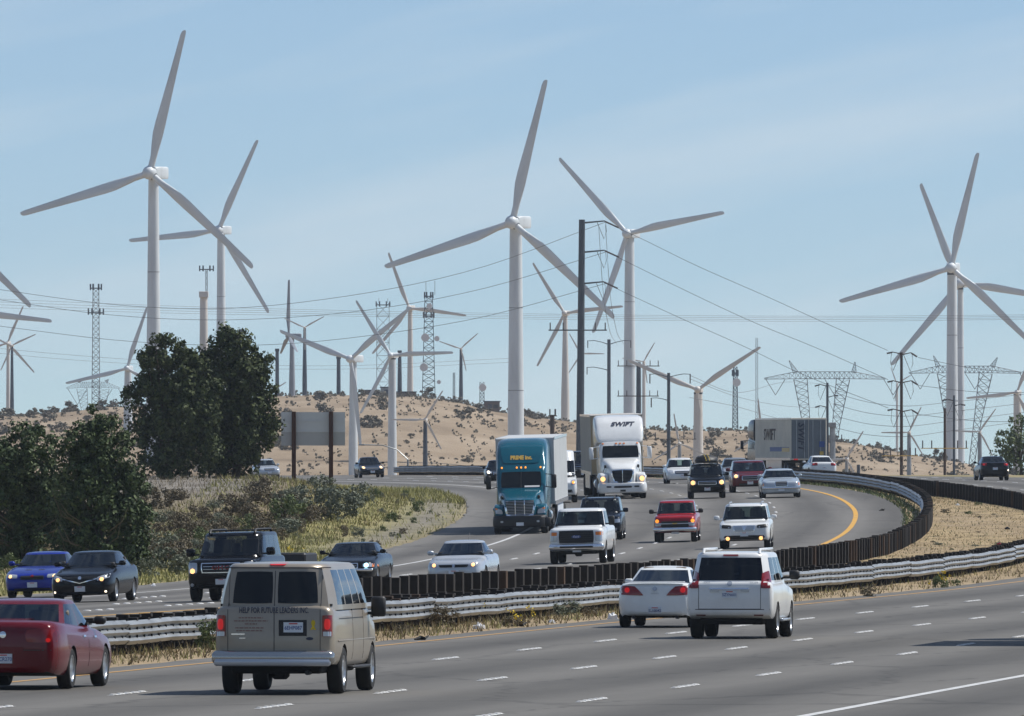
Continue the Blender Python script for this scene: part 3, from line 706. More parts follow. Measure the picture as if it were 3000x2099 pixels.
def car(name, label, cat, px, py, away, sp, pm, scale=1.0, yaw=None, details=(), G=None, group=None):
    root = empty(name); tag(root, label, cat, group)
    L, Wd = sp['L'], sp['W']
    prof = sp.get('prof', PROF_CAR)
    v, f = loft(stations(sp['top'], sp['bot'], sp['plan'], [a[0] for a in sp['axles']]), prof)
    me = mesh('body', v, f, [pm, 'underbody'], None)
    ar = sp['r'] * 1.13
    ax = [(y, sp['r']) for y in sp['axles_y']]
    me = cut_arches(me, ax, ar, Wd / 2)
    for p in me.polygons:
        if p.normal.z < -.75 and p.center.z < sp['r'] * 1.1: p.material_index = 1
        p.use_smooth = True
    me.set_sharp_from_angle(angle=R(38))
    body = obj('body', me, root)
    vs = [Vector(q.co) for q in me.vertices]; fs = [tuple(p.vertices) for p in me.polygons]
    c = sp.get('cab')
    if c:
        cv, cf, cg = cabin(c); a_, b_ = compact(cv, cf); obj('cabin', mesh('cabin', a_, b_, pm, 40), root)
        gl = sp.get('glass', 'glass')
        allf = list(cf)
        for key, gf in cg.items():
            nm = key if isinstance(key, str) else key[0]; gv, g2 = compact(cv, gf); allf += gf
            obj(nm, mesh(nm, gv, g2, gl if nm == 'windshield' else c.get('rglass' if nm == 'rear_window' else 'sglass', gl if nm == 'rear_window' else 'glass_side'), 180), root)
        k = len(vs); vs += [Vector(q) for q in cv]; fs += [tuple(i + k for i in q) for q in allf]
        # what one sees through the glass: floor, dashboard, seats
        H = c['zr'] - c['zb']; zf = c['zb'] + .10; N_ = len(compact(cv, cf)[0])
        wf = c['wb'] * .93
        MB().box(-wf, wf, c['yr0'] + .22, c['yf0'] - .22, zf - .04, zf).build('cabin_floor', 'interior', root)
        MB().box(-wf * .92, wf * .92, c['yf0'] - .75, c['yf0'] - .42, zf - .02, zf + .07, .03).build('dashboard', 'interior', root)
        sm_ = sp.get('seat_mat', 'seat')
        for x in (-.37, .37): obj('seat', SEAT[sm_], root, (x * Wd / 1.83, c['yf0'] - 1.30, zf), (R(12), 0, 0), (1, 1, (H * .74) / .62))
        yb = sp.get('bench', c['yr1'] + (.15 if c['yr1'] - c['yr0'] > .5 else 1.0))
        if yb < c['yf0'] - 1.9:
            for x in (-.40, .40): obj('seat', SEAT[sm_], root, (x * Wd / 1.83, yb, zf), (R(14), 0, 0), (1.35, 1, (H * .55) / .62))
    bvh = BVHTree.FromPolygons(vs, fs)
    for d in details:
        d(bvh, root)
    # mirrors
    if sp.get('mirror'):
        mx, my, mz, mw, mh = sp['mirror']
        for s_ in (-1, 1):
            b = MB(); b.box(mx, mx + mw, -.08, .06, -mh / 2, mh / 2, .035); b.box(mx - .12, mx + .04, -.03, .03, -mh * .4, -mh * .4 + .05)
            bv = [(s_ * x, y + my, z + mz) for x, y, z in b.v]; bf = b.f if s_ > 0 else [q[::-1] for q in b.f]
            obj('mirror', mesh('mirror', bv, bf, sp.get('mirror_mat', pm), 50), root)
    wheels(root, ax, sp['r'], sp.get('tw', .22), sp.get('track', Wd - .26), sp.get('rim', 7))
    axn = min(sp['axles_y']) if away else max(sp['axles_y'])
    place(root, px, py, away, axn, scale, yaw, G=G)
    d = root.location.y - abs(axn); CARLOG.append((name, label[:30], round(d, 1), round(FPX / d, 1)))
    return root, bvh
# detail makers ---------------------------------------------------------------------------------
def D(view, c4, m, name, **k): return lambda bvh, root: patch(bvh, view, c4, m, name, root, **k)
def rect(x0, x1, z0, z1): return [(x0, z0), (x1, z0), (x1, z1), (x0, z1)]
def T(view, s, at, size, m, **k): return lambda bvh, root: text_on(bvh, view, s, at, size, m, root, **k)
def plate(view, x, z, s='', w=.305, h=.155):
    def go(bvh, root):
        o = patch(bvh, view, rect(x - w / 2, x + w / 2, z - h / 2, z + h / 2), 'plate', 'license_plate', root, (2, 2), .022, 0, .02)
        bv = BVHTree.FromPolygons([q.co.copy() for q in o.data.vertices], [tuple(p.vertices) for p in o.data.polygons])
        if s: text_on(bv, view, s, (x, z - .012), .088, 'plate_blue', o, off=.004, bold=.001, sx=.88)
        patch(bv, view, rect(x - .07, x + .07, z + h * .30, z + h * .42), 'plate_red', 'plate_band', o, (2, 1), .004, 0, .002)
    return go
def lamp_disc(view, x, z, r_, m, name='lit_bulb', mir=True, off=.02):
    return lambda bvh, root: patch(bvh, view, rect(x - r_, x + r_, z - r_, z + r_), m, name, root, (8, 8), off, 1.0, .02, mir)
def bar(x0, x1, y0, y1, z0, z1, m, name, b=.03):
    return lambda bvh, root: MB().box(x0, x1, y0, y1, z0, z1, b).build(name, m, root, 50)
def rails(x, y0, y1, z, m='black_trim', r_=.022):
    def go(bvh, root):
        for s_ in (-1, 1): MB().tube([(s_ * x, y0, z - .05), (s_ * x, y0 - .12, z + .05), (s_ * x, y1 + .12, z + .05), (s_ * x, y1, z - .05)], r_, 6).build('roof_rail', m, root, 60)
    return go
def exhaust(x, y, z):
    return lambda bvh, root: MB().tube([(x, y + .35, z), (x, y, z)], .04, 8).build('exhaust_pipe', 'black_trim', root, 60)
# shapes ----------------------------------------------------------------------------------------
def sedan(L=4.75, Wd=1.83, H=1.46, hood=.90, deck=1.02, nose=.66, belt=.93, wb=2.75, r=.325, wsb=1.38, wst=2.12, rwt=1.6, rwb=.6, roofw=.60, fo=.95, **k):
    h = L / 2; w = Wd / 2
    sp = dict(L=L, W=Wd, r=r,
        top=[(h, nose - .12), (h - .04, nose - .02), (h - .18, nose + .06), (h - .6, hood - .08), (h - 1.1, hood - .01), (h - wsb, hood + .03), (0, belt + .03), (-h + rwb + .3, deck - .02), (-h + .35, deck), (-h + .10, deck - .03), (-h + .03, deck - .10), (-h, deck - .22)],
        bot=[(h, .34), (h - .08, .24), (h - .5, .20), (-h + .5, .22), (-h + .08, .28), (-h, .36)],
        plan=[(h, w * .66), (h - .03, w * .78), (h - .12, w * .88), (h - .3, w * .95), (h - .75, w * .99), (0, w), (-h + .7, w * .99), (-h + .25, w * .94), (-h + .08, w * .86), (-h + .02, w * .76), (-h, w * .68)],
        axles_y=[h - fo, h - fo - wb], axles=[(h - fo, r), (h - fo - wb, r)],
        cab=dict(yf0=h - wsb + .1, yf1=h - wst, yr1=-h + rwt, yr0=-h + rwb, zb=belt - .04, zr=H, wb=w * .90, wr=w * (roofw / .915), bow=.14, cr=.055, n=6.5),
        mirror=(w * .93, h - wsb - .35, belt + .10, .19, .14))
    sp.update(k); return sp
def suv(L=4.8, Wd=1.95, H=1.8, hood=1.10, nose=.92, belt=1.12, wb=2.8, r=.37, wsb=1.35, wst=1.95, rwt=.35, rwb=.12, roofw=.70, fo=.92, bot=.30, **k):
    h = L / 2; w = Wd / 2
    sp = dict(L=L, W=Wd, r=r, prof=PROF_BOX,
        top=[(h, nose - .12), (h - .04, nose), (h - .2, nose + .08), (h - .7, hood - .03), (h - wsb, hood + .02), (0, belt + .03), (-h + .12, belt + .03), (-h + .03, belt - .03), (-h, belt - .15)],
        bot=[(h, bot + .16), (h - .07, bot + .05), (h - .5, bot), (-h + .5, bot), (-h + .06, bot + .08), (-h, bot + .16)],
        plan=[(h, w * .74), (h - .03, w * .85), (h - .12, w * .93), (h - .35, w * .975), (h - .8, w), (0, w), (-h + .4, w * .985), (-h + .12, w * .95), (-h + .03, w * .88), (-h, w * .80)],
        axles_y=[h - fo, h - fo - wb], axles=[(h - fo, r), (h - fo - wb, r)],
        cab=dict(yf0=h - wsb + .08, yf1=h - wst, yr1=-h + rwt, yr0=-h + rwb, zb=belt - .03, zr=H, wb=w * .935, wr=w * roofw / .86 * .86 / .86 if False else w * roofw * 1.14, bow=.10, nsw=3, apil=.16, cpil=.14, n=8, rw_t=(.06, .88)),
        mirror=(w * .97, h - wsb - .25, belt + .13, .22, .19), track=Wd - .27, tw=.25)
    sp.update(k); return sp
def front(hx0, hx1, hz0, hz1, sl=.05, gw=.45, gz0=.5, gz1=.72, gtop=1.05, pz=.42, lit='lamp_lit', litx=None, litz=None, litr=.055, gm='black_trim', frame='chrome', low=None, fog=None, fogm='lamp_off', head='lamp_off', pt=''):
    L = []
    if frame: L.append(D('F', [(-gw - .03, gz0 - .025), (gw + .03, gz0 - .025), ((gw + .03) * gtop, gz1 + .025), (-(gw + .03) * gtop, gz1 + .025)], frame, 'grille_frame', n=(10, 4), off=.012, rnd=.12))
    if gw: 
        L.append(D('F', [(-gw, gz0), (gw, gz0), (gw * gtop, gz1), (-gw * gtop, gz1)], gm, 'grille', n=(10, 4), off=.022, rnd=.12))
        nb = max(2, int((gz1 - gz0) / .07))
        for k in range(1, nb):
            z = gz0 + (gz1 - gz0) * k / nb
            L.append(D('F', rect(-gw * .94, gw * .94, z - .009, z + .009), 'lamp_off' if frame else 'underbody', 'grille_bar', n=(8, 1), off=.032, sink=.015))
    L.append(D('F', [(hx0, hz0), (hx1, hz0 + sl), (hx1, hz1 + sl), (hx0, hz1)], head, 'headlight', n=(6, 4), off=.014, rnd=.35, mir=True))
    if lit: L.append(lamp_disc('F', litx if litx else hx0 * .55 + hx1 * .45, litz if litz else (hz0 + hz1 + sl) / 2, litr, lit, off=.03))
    if low: L.append(D('F', rect(-low[0], low[0], low[1], low[2]), 'black_trim', 'air_intake', n=(10, 2), off=.01, rnd=.25))
    if fog: L.append(lamp_disc('F', fog[0], fog[1], fog[2], fogm, 'fog_lamp', off=.022))
    if pz: L.append(plate('F', 0, pz, pt))
    return L
def rear(tx0, tx1, tz0, tz1, sl=0.0, pz=.5, pt='', m='tail_red', lit=None, rnd=.25, low=None):
    L = [D('B', [(tx0, tz0), (tx1, tz0 + sl), (tx1, tz1 + sl), (tx0, tz1)], m, 'taillight', n=(6, 4), off=.014, rnd=rnd, mir=True)]
    if lit: L.append(lamp_disc('B', lit[0], lit[1], lit[2], 'tail_lit', 'lit_bulb', off=.024))
    if pz: L.append(plate('B', 0, pz, pt))
    if low: L.append(D('B', rect(-low[0], low[0], low[1], low[2]), 'black_trim', 'bumper_valance', n=(10, 2), off=.008))
    return L
P_red = paint('dark_red', (0.12, 0.003, 0.009), 0.05); P_tan = paint('tan', (0.33, 0.285, 0.225), 0.3, .34); P_white = paint('white', (0.72, 0.73, 0.72)); P_pearl = paint('pearl', (0.70, 0.72, 0.71))
P_black = paint('black', (0.003, 0.0035, 0.005)); P_navy = paint('navy', (0.008, 0.011, 0.020), 0.1); P_blue = paint('blue', (0.006, 0.022, 0.25), 0.1); P_silver = paint('silver', (0.50, 0.53, 0.56), 0.35)
P_red2 = paint('bright_red', (0.30, 0.010, 0.016)); P_maroon = paint('maroon', (0.095, 0.005, 0.010)); P_grey = paint('grey', (0.22, 0.24, 0.26), 0.3); P_dark = paint('charcoal', (0.020, 0.024, 0.034), .2); P_paleblue = paint('pale_silver', (0.46, 0.52, 0.57), .3)
P_teal = paint('teal', (0.002, 0.085, 0.128), .1); P_trim = MATS['black_trim']
mat('bumper_chrome', (0.42, 0.41, 0.39), .22, .9)
badge = lambda v, z, r_, m='chrome', x=0: lamp_disc(v, x, z, r_, m, 'badge', False, .028)

# --- near carriageway, seen from behind -----------------------------------------------------------
car('sedan', 'dark red sedan seen from behind, cut off by the left edge', 'car', 52, 2019, True,
    sedan(5.15, 1.87, 1.475, deck=1.12, belt=1.0, hood=.95, nose=.72, rwt=1.75, rwb=.72, roofw=.62, wb=2.94, r=.335, glass='glass_green', seat_mat='seat_tan', mirror_mat='black_trim'), P_red, 1.0, 8.8, details=
    rear(.37, .88, .77, .99, 0, .51, '6ZCR270', lit=(.74, .81, .035), rnd=.45) + [badge('B', .90, .055), D('B', rect(-.34, .34, .61, .70), P_red, 'plate_recess', off=.012), D('B', rect(-.3, .3, 1.125, 1.15), 'tail_red', 'brake_light', n=(4, 1)), D('B', rect(-.92, .92, .64, .655), 'black_trim', 'bumper_seam', n=(14, 1), off=.004),
    D('R', rect(-.42, -.22, .84, .87), 'chrome', 'door_handle', n=(3, 1), off=.02, mir=True), D('R', rect(.55, .75, .82, .85), 'chrome', 'door_handle', n=(3, 1), off=.02, mir=True), D('R', rect(.08, .092, .35, .98), 'black_trim', 'door_seam', n=(1, 6), off=.003, mir=True)])
def small_print(b, r_):
    # lines of red small print too fine to read in the photograph
    rg = random.Random(4)
    for z, x0, x1 in ((1.255, -.58, -.18), (1.205, -.66, -.10), (1.155, -.48, -.28), (1.09, -.64, -.16), (1.045, -.62, -.18)):
        x = x0
        while x < x1:
            w = rg.uniform(.025, .07); patch(b, 'B', rect(x, min(x + w, x1), z - .009, z + .009), mat('print_faded_red', (0.23, 0.13, 0.10), .6), 'small_print', r_, (1, 1), .006, 0, .004); x += w + .016
vsp = suv(5.6, 2.0, 2.16, hood=1.22, nose=1.0, belt=1.42, wb=3.5, r=.385, wsb=.95, wst=1.55, rwt=.20, rwb=.035, roofw=.74, fo=.85, bot=.46, mirror=(1.02, 1.55, 1.40, .24, .34), mirror_mat='black_trim')
vsp['plan'] = [(2.8, .75), (2.76, .86), (2.65, .93), (2.3, .98), (0, 1.0), (-2.6, .985), (-2.72, .97), (-2.78, .93), (-2.8, .90)]
vsp['top'] = [(2.8, .85), (2.76, 1.0), (2.4, 1.18), (1.9, 1.28), (1.6, 1.42), (0, 1.45), (-2.72, 1.45), (-2.78, 1.43), (-2.8, 1.40)]
vsp['bot'] = [(2.8, .6), (2.7, .50), (0, .46), (-2.6, .5), (-2.8, .56)]
vsp['cab'].update(yf0=1.95, yf1=1.25, zb=1.38, wb=.985, wr=.81, tum=1.5, bow=.05, rw=False, nsw=4, cuts=[0, .26, .5, .76, 1], cpil=.16, apil=.2, n=9)
van, vb = car('passenger_van', 'tan passenger van seen from behind, black lettering across its rear doors', 'van', 834, 2033, True, vsp, P_tan, .975, details=[
    D('B', [(-.70, 1.49), (-.03, 1.49), (-.035, 2.01), (-.645, 2.01)], 'glass_solid', 'rear_door_window', off=.012, rnd=.12), D('B', [(.05, 1.49), (.72, 1.49), (.665, 2.01), (.055, 2.01)], 'glass_solid', 'rear_door_window', off=.012, rnd=.12),
    D('B', rect(-.004, .008, .60, 2.08), 'black_trim', 'door_seam', n=(1, 12), off=.004), D('B', rect(-.765, -.757, .72, 2.06), 'black_trim', 'door_seam', n=(1, 12), off=.004), D('B', rect(.757, .765, .72, 2.06), 'black_trim', 'door_seam', n=(1, 12), off=.004),
    D('B', rect(-.90, .90, 2.065, 2.08), 'black_trim', 'roof_gutter', n=(10, 1), off=.012),
    D('B', rect(.80, .955, .95, 1.30), 'tail_red', 'taillight', n=(4, 6), off=.025, rnd=.1, mir=True), D('B', rect(.83, .93, 1.06, 1.24), 'tail_lit', 'lit_bulb', n=(5, 5), off=.03, rnd=.7, mir=True), D('B', rect(.81, .945, .955, 1.03), 'lamp_off', 'reversing_lamp', n=(3, 2), off=.029, mir=True),
    D('B', rect(-.10, .17, 2.115, 2.15), 'tail_lit', 'brake_light', n=(4, 2), off=.03, rnd=.5),
    D('B', rect(.08, .54, .96, 1.22), 'black_trim', 'plate_recess', n=(3, 3), off=.008), plate('B', .32, 1.10, '6EHP087', .32, .165),
    T('B', 'HELP FOR FUTURE LEADERS INC.', (0.0, 1.375), .13, 'dark_text', sx=.60, bold=.002),
    lambda b, r_: small_print(b, r_),
    D('B', rect(-.70, -.48, .975, 1.0), 'chrome', 'badge', n=(3, 1), off=.015), D('B', rect(-.57, -.47, .915, .93), 'chrome', 'badge', n=(3, 1), off=.015), D('B', rect(.53, .65, .89, .94), 'dark_text', 'badge', n=(6, 4), off=.015, rnd=1.0),
    D('B', rect(.615, .68, 1.12, 1.22), 'flower_yellow', 'ribbon_sticker', n=(5, 5), off=.012, rnd=.9), D('B', [(.60, 1.06), (.635, 1.06), (.67, 1.13), (.64, 1.13)], 'flower_yellow', 'ribbon_sticker', n=(2, 2), off=.012), D('B', [(.66, 1.06), (.695, 1.06), (.655, 1.13), (.625, 1.13)], 'flower_yellow', 'ribbon_sticker', n=(2, 2), off=.013),
    bar(-1.0, 1.0, -3.02, -2.72, .50, .72, 'bumper_chrome', 'bumper', .05), bar(-.96, .96, -3.035, -2.9, .47, .60, 'lamp_off', 'bumper_skirt', .03),
    bar(.985, 1.0, -2.3, 2.2, .86, .885, P_tan, 'side_moulding', .004), D('R', rect(-.55, -.54, .55, 1.45), 'black_trim', 'door_seam', n=(1, 8), off=.003, mir=True), D('R', rect(.75, .76, .55, 1.45), 'black_trim', 'door_seam', n=(1, 8), off=.003, mir=True), D('R', rect(-2.1, .75, 1.225, 1.24), 'black_trim', 'door_track', n=(8, 1), off=.003, mir=True), bar(.92, 1.06, -.9, 1.2, .40, .45, 'black_trim', 'running_board', .015),
    lambda b, r_: MB().box(-.75, .75, -2.6, 1.5, .34, .5, .04).build('chassis', 'underbody', r_), lambda b, r_: MB().box(-.14, .14, -2.2, -1.9, .24, .42, .05).build('axle_housing', 'underbody', r_), exhaust(.55, -2.85, .36)])
car('coupe', 'white two-door coupe seen from behind, beside the white SUV', 'car', 1931, 1839, True,
    sedan(4.63, 1.82, 1.40, deck=1.03, belt=.93, hood=.88, nose=.64, rwt=1.95, rwb=.62, roofw=.575, wb=2.85, r=.335, glass='glass_green', seat_mat='seat_tan'), P_pearl, details=
    rear(.26, .80, .72, .95, .02, .40, '5LAB042', rnd=.3, low=(.62, .22, .30))[1:] + [D('B', [(.24, .73), (.80, .75), (.82, .97), (.46, .95)], 'tail_red', 'taillight', n=(8, 5), off=.016, rnd=.25, mir=True), D('B', rect(.58, .70, .80, .92), 'tail_lit', 'lit_bulb', n=(5, 5), off=.024, rnd=.9, mir=True)] + [badge('B', .89, .05, 'lamp_off'), bar(-.68, .68, -2.31, -2.18, 1.035, 1.06, P_pearl, 'spoiler', .01), T('B', 'INFINITI', (0, .78), .05, 'lamp_off'), exhaust(.5, -2.28, .24), exhaust(-.5, -2.28, .24)])
gsp = suv(4.78, 1.88, 1.86, hood=1.12, nose=.95, belt=1.20, wb=2.79, r=.375, rwt=.30, rwb=.06, roofw=.70, bot=.42, mirror=(.94, .95, 1.34, .22, .20), mirror_mat='black_trim')
gsp['cab'].update(rwf=.83, bow=.06, rglass='glass_dark', tb=.84)
gsp['plan'] = [(p, q) for p, q in gsp['plan'] if p > -2.2] + [(-2.2, .93), (-2.32, .91), (-2.37, .87), (-2.39, .83)]
car('suv', 'white SUV seen from behind with dark rear glass and tall red corner lights', 'suv', 2153, 1871, True, gsp, P_white, details=[
    D('B', [(.665, 1.08), (.88, 1.08), (.80, 1.46), (.675, 1.40)], 'tail_red', 'taillight', n=(4, 6), off=.02, rnd=.15, mir=True),
    D('B', rect(-.67, -.66, .64, 1.25), 'black_trim', 'tailgate_seam', n=(1, 6), off=.004), D('B', rect(.66, .67, .64, 1.25), 'black_trim', 'tailgate_seam', n=(1, 6), off=.004), D('B', rect(-.67, .67, .63, .642), 'black_trim', 'tailgate_seam', n=(8, 1), off=.005),
    D('B', rect(-.46, .44, 1.055, 1.09), 'chrome', 'tailgate_trim', n=(8, 1), off=.035, rnd=.2), plate('B', -.0, .95, '5ZYN601', .31, .16), D('B', rect(-.42, -.24, 1.0, 1.05), 'lamp_off', 'badge', n=(3, 1), off=.015), D('B', rect(.24, .42, 1.0, 1.05), 'lamp_off', 'badge', n=(3, 1), off=.015),
    badge('B', 1.18, .055, 'lamp_off'), D('B', rect(-.72, -.52, .49, .515), 'tail_red', 'reflector', n=(3, 1), off=.016), D('B', rect(.52, .72, .49, .515), 'tail_red', 'reflector', n=(3, 1), off=.016),
    T('B', 'LEXUS', (-.50, 1.20), .055, 'lamp_off'), T('B', 'GX 470', (.52, 1.20), .055, 'lamp_off'),
    D('B', rect(-.86, .86, .62, .634), 'black_trim', 'bumper_seam', n=(12, 1), off=.004), D('B', rect(-.16, .16, 1.77, 1.80), 'tail_red', 'brake_light', n=(4, 1), off=.03),
    rails(.60, .7, -2.0, 1.86, P_white, .03), bar(.88, .98, -.7, .9, .36, .42, 'lamp_off', 'running_board', .015), bar(-.98, -.88, -.7, .9, .36, .42, 'lamp_off', 'running_board', .015), lambda b, r_: MB().box(-.7, .7, -2.1, 1.5, .30, .44, .04).build('chassis', 'underbody', r_)])
car('sedan', 'black sedan driving away at the right edge by the green bush', 'car', 2911, 1413, True,
    sedan(4.5, 1.80, 1.47, deck=1.10, belt=.98, rwt=1.25, rwb=.38), P_black, 1.0, -4.5, details=rear(.52, .86, .88, 1.06, 0, .72, lit=(.70, .97, .06)) + [lamp_disc('B', .8, .62, .05, 'lamp_white', 'reflector', False)], G=on_ground((2911 - CX) / 48.2, 788))  # single white reflector glows by its material: a glint put in as emission
car('sedan', 'white sedan driving away behind the far guard rail, right of the grey trailer', 'car', 2409, 1400, True,
    sedan(4.7, 1.82, 1.46), P_white, 1.0, -7.0, details=rear(.45, .85, .78, .98, 0, .6, lit=(.72, .88, .05)), G=on_ground((2409 - CX) / 43.6, 872))
# --- oncoming carriageway, seen from the front ----------------------------------------------------
car('coupe', 'bright blue coupe with hood scoops, left of the black sedan', 'car', 111, 1752, False,
    sedan(4.82, 1.84, 1.40, hood=.92, nose=.68, belt=.95, wsb=1.55, wst=2.35, rwt=1.5, rwb=.5), P_blue, details=
    front(.46, .86, .60, .72, .03, .36, .56, .68, 1.0, .40, 'lamp_lit', .68, .665, .05, frame=None, low=(.58, .20, .30)) + [badge('F', .66, .045, 'tail_red'), D('F', rect(-.30, -.10, .845, .865), 'underbody', 'hood_scoop', n=(4, 2), off=.02, rnd=.5), D('F', rect(.10, .30, .845, .865), 'underbody', 'hood_scoop', n=(4, 2), off=.02, rnd=.5)])
car('sedan', 'black sedan with both headlights lit and curved chrome grille edge', 'car', 253, 1765, False,
    sedan(4.82, 1.84, 1.47, hood=.95, nose=.74, belt=1.0, deck=1.06, wsb=1.3, rwt=1.35, rwb=.32), P_black, details=
    front(.50, .90, .60, .72, .12, .44, .56, .74, 1.16, .385, 'lamp_lit', .64, .655, .055, low=(.55, .20, .27), fog=(.74, .30, .03), fogm='lamp_white', frame=None) + [badge('F', .70, .05), D('F', [(-.50, .66), (0, .535), (0, .56), (-.50, .695)], 'chrome', 'grille_trim', n=(8, 1), off=.03), D('F', [(0, .535), (.50, .66), (.50, .695), (0, .56)], 'chrome', 'grille_trim', n=(8, 1), off=.03)])
car('suv', 'large black SUV with wide grille and roof rack, behind the tan van', 'suv', 666, 1762, False,
    suv(5.13, 2.01, 1.93, hood=1.20, nose=1.10, belt=1.22, wb=2.95, r=.395, roofw=.72, bot=.36, mirror=(1.02, .95, 1.37, .24, .22)), P_black, details=
    front(.66, .97, .80, 1.10, .0, .52, .82, 1.06, 1.03, .55, 'lamp_lit', .80, .86, .07, gm=P_navy, low=(.7, .40, .50), fog=(.82, .47, .05)) + [T('F', 'GMC', (0, .94), .15, 'tail_red', off=.045, sx=1.5, bold=.004), rails(.64, .6, -2.0, 1.94, 'black_trim', .035), bar(-.66, .66, .2, .26, 1.95, 1.99, 'black_trim', 'roof_rack_bar', .01), bar(-.66, .66, -1.5, -1.44, 1.95, 1.99, 'black_trim', 'roof_rack_bar', .01)])
car('sedan', 'black sedan with one bluish headlight, right behind the tan van', 'car', 1024, 1716, False,
    sedan(5.2, 1.97, 1.42, hood=.95, nose=.74, belt=1.0, wsb=1.55, wst=2.25, wb=2.95, rwt=1.6, rwb=.6), P_black, .96, details=
    front(.58, .90, .60, .72, .0, .40, .58, .72, 1.0, .42, None) + [lamp_disc('F', -.70, .66, .075, 'lamp_blue', mir=False, off=.03), D('F', rect(-.97, -.88, .60, .71), 'amber', 'turn_lamp', n=(2, 3), off=.02), bar(-.92, .92, 2.52, 2.66, .46, .56, 'chrome', 'bumper', .03)])
car('sedan', 'silver compact sedan behind the dark timber barrier', 'car', 1343, 1722, False,
    sedan(4.49, 1.75, 1.435, hood=.93, nose=.74, belt=.96, wsb=1.15, wst=2.1, rwt=1.55, rwb=.7, wb=2.70, r=.315), P_silver, details=
    front(.50, .84, .62, .73, .04, .42, .62, .70, 1.1, .45, 'lamp_lit', .60, .69, .055, frame=None, low=(.5, .24, .34)) + [badge('F', .66, .045), lambda b, r_: MB().tube([(-.1, -.4, 1.43), (-.1, -.75, 1.66)], .006, 4).build('antenna', 'black_trim', r_)])
psp = suv(5.85, 2.03, 1.98, hood=1.30, nose=1.22, belt=1.32, wb=3.6, r=.40, roofw=.70, bot=.46, wsb=1.55, wst=2.15, mirror=(1.04, 1.15, 1.52, .22, .34), mirror_mat='black_trim', glass='glass_green')
psp['cab'].update(yr1=-1.05, yr0=-.95, nsw=2)
car('pickup_truck', 'white heavy pickup truck with big black grille, in front of the teal truck', 'pickup truck', 1696, 1652, False, psp, P_white, details=
    front(.67, .97, .80, 1.16, .0, .63, .74, 1.20, 1.0, .50, None, frame=None, head='lamp_off') + [D('F', rect(-.17, .17, .92, 1.03), 'plate_blue', 'badge', n=(8, 6), off=.045, rnd=1.0), T('F', 'Ford', (0, .975), .11, 'white_text', off=.055, shear=.2),
    D('F', rect(.70, .95, 1.02, 1.14), 'amber', 'turn_lamp', n=(4, 2), off=.02, mir=True), bar(-.99, .99, 2.84, 3.0, .50, .72, 'chrome', 'bumper', .05), D('F', rect(-.6, .6, .54, .64), 'black_trim', 'bumper_slot', off=.105, sink=.01, n=(6, 1)), lambda b, r_: MB().box(-.7, .7, -2.6, 2.4, .34, .48, .04).build('chassis', 'underbody', r_),
    lambda b, r_: MB().box(-.13, .13, 1.8, 2.1, .26, .42, .05).build('axle_housing', 'underbody', r_)])
car('suv', 'dark SUV half hidden behind the white pickup truck', 'suv', 1758, 1583, False,
    suv(4.8, 1.92, 1.76, mirror=(.96, .95, 1.22, .22, .18)), P_navy, details=front(.60, .92, .70, .86, .03, .45, .66, .84, 1.05, .5, None, fog=(.7, .45, .06)) + [rails(.60, .6, -1.8, 1.77)])
c2 = suv(5.2, 1.75, 1.68, hood=1.10, nose=1.0, belt=1.12, wb=3.2, r=.37, roofw=.70, bot=.38, mirror=(.90, 1.0, 1.25, .20, .18), mirror_mat='black_trim', wsb=1.45, wst=2.05)
c2['cab'].update(yr1=-1.0, yr0=-.85, nsw=2)
car('pickup_truck', 'bright red pickup truck with amber lamps and chrome bumper', 'pickup truck', 1981, 1589, False, c2, P_red2, details=
    front(.56, .84, .66, .80, .0, .56, .58, .86, 1.0, .42, None, frame=None, head='lamp_off') + [lamp_disc('F', .72, .87, .075, 'amber_lit', 'turn_lamp', off=.02), bar(-.80, .80, 2.59, 2.63, .735, .79, 'lamp_off', 'grille_crossbar', .01), D('F', [(-.09, .745), (.09, .745), (.11, .785), (-.11, .785)], 'gold_text', 'badge', n=(3, 1), off=.06), bar(-.88, .88, 2.56, 2.70, .44, .62, 'chrome', 'bumper', .05)])
car('suv', 'white crossover with shield grille and lit fog lamps near the yellow curve', 'suv', 2184, 1608, False,
    suv(4.84, 1.98, 1.73, hood=1.06, nose=.90, belt=1.08, wb=2.75, r=.37, roofw=.69, mirror=(1.0, .95, 1.20, .22, .17), glass='glass_green'), P_white, details=
    front(.50, .92, .78, .92, .03, .36, .66, .88, 1.12, .56, None, gm='lamp_off', frame='chrome', low=(.80, .36, .52), head='black_trim') + [lamp_disc('F', .64, .40, .075, 'lamp_lit', 'fog_lamp', off=.03), D('F', [(0, .70), (.10, .86), (0, .89), (-.10, .86)], 'chrome', 'badge', n=(3, 3), off=.045), rails(.62, .4, -1.8, 1.73, 'lamp_off'), D('F', rect(.56, .62, .80, .86), 'lamp_off', 'lamp_lens', n=(3, 3), off=.026, rnd=1, mir=True)])
car('sedan', 'silver full-size sedan with chrome grille beside the yellow line', 'car', 2288, 1459, False,
    sedan(5.4, 1.98, 1.44, hood=.96, nose=.78, belt=1.0, wb=2.98, wsb=1.6, wst=2.3, glass='glass_green'), P_paleblue, 1.0, -1.0, details=
    front(.36, .86, .62, .76, 0, .29, .60, .82, 1.0, .42, None, frame='chrome') + [bar(-.95, .95, 2.66, 2.76, .44, .56, 'chrome', 'bumper', .03), D('F', rect(.86, .96, .62, .76), 'amber', 'turn_lamp', n=(2, 3), off=.02, mir=True)])
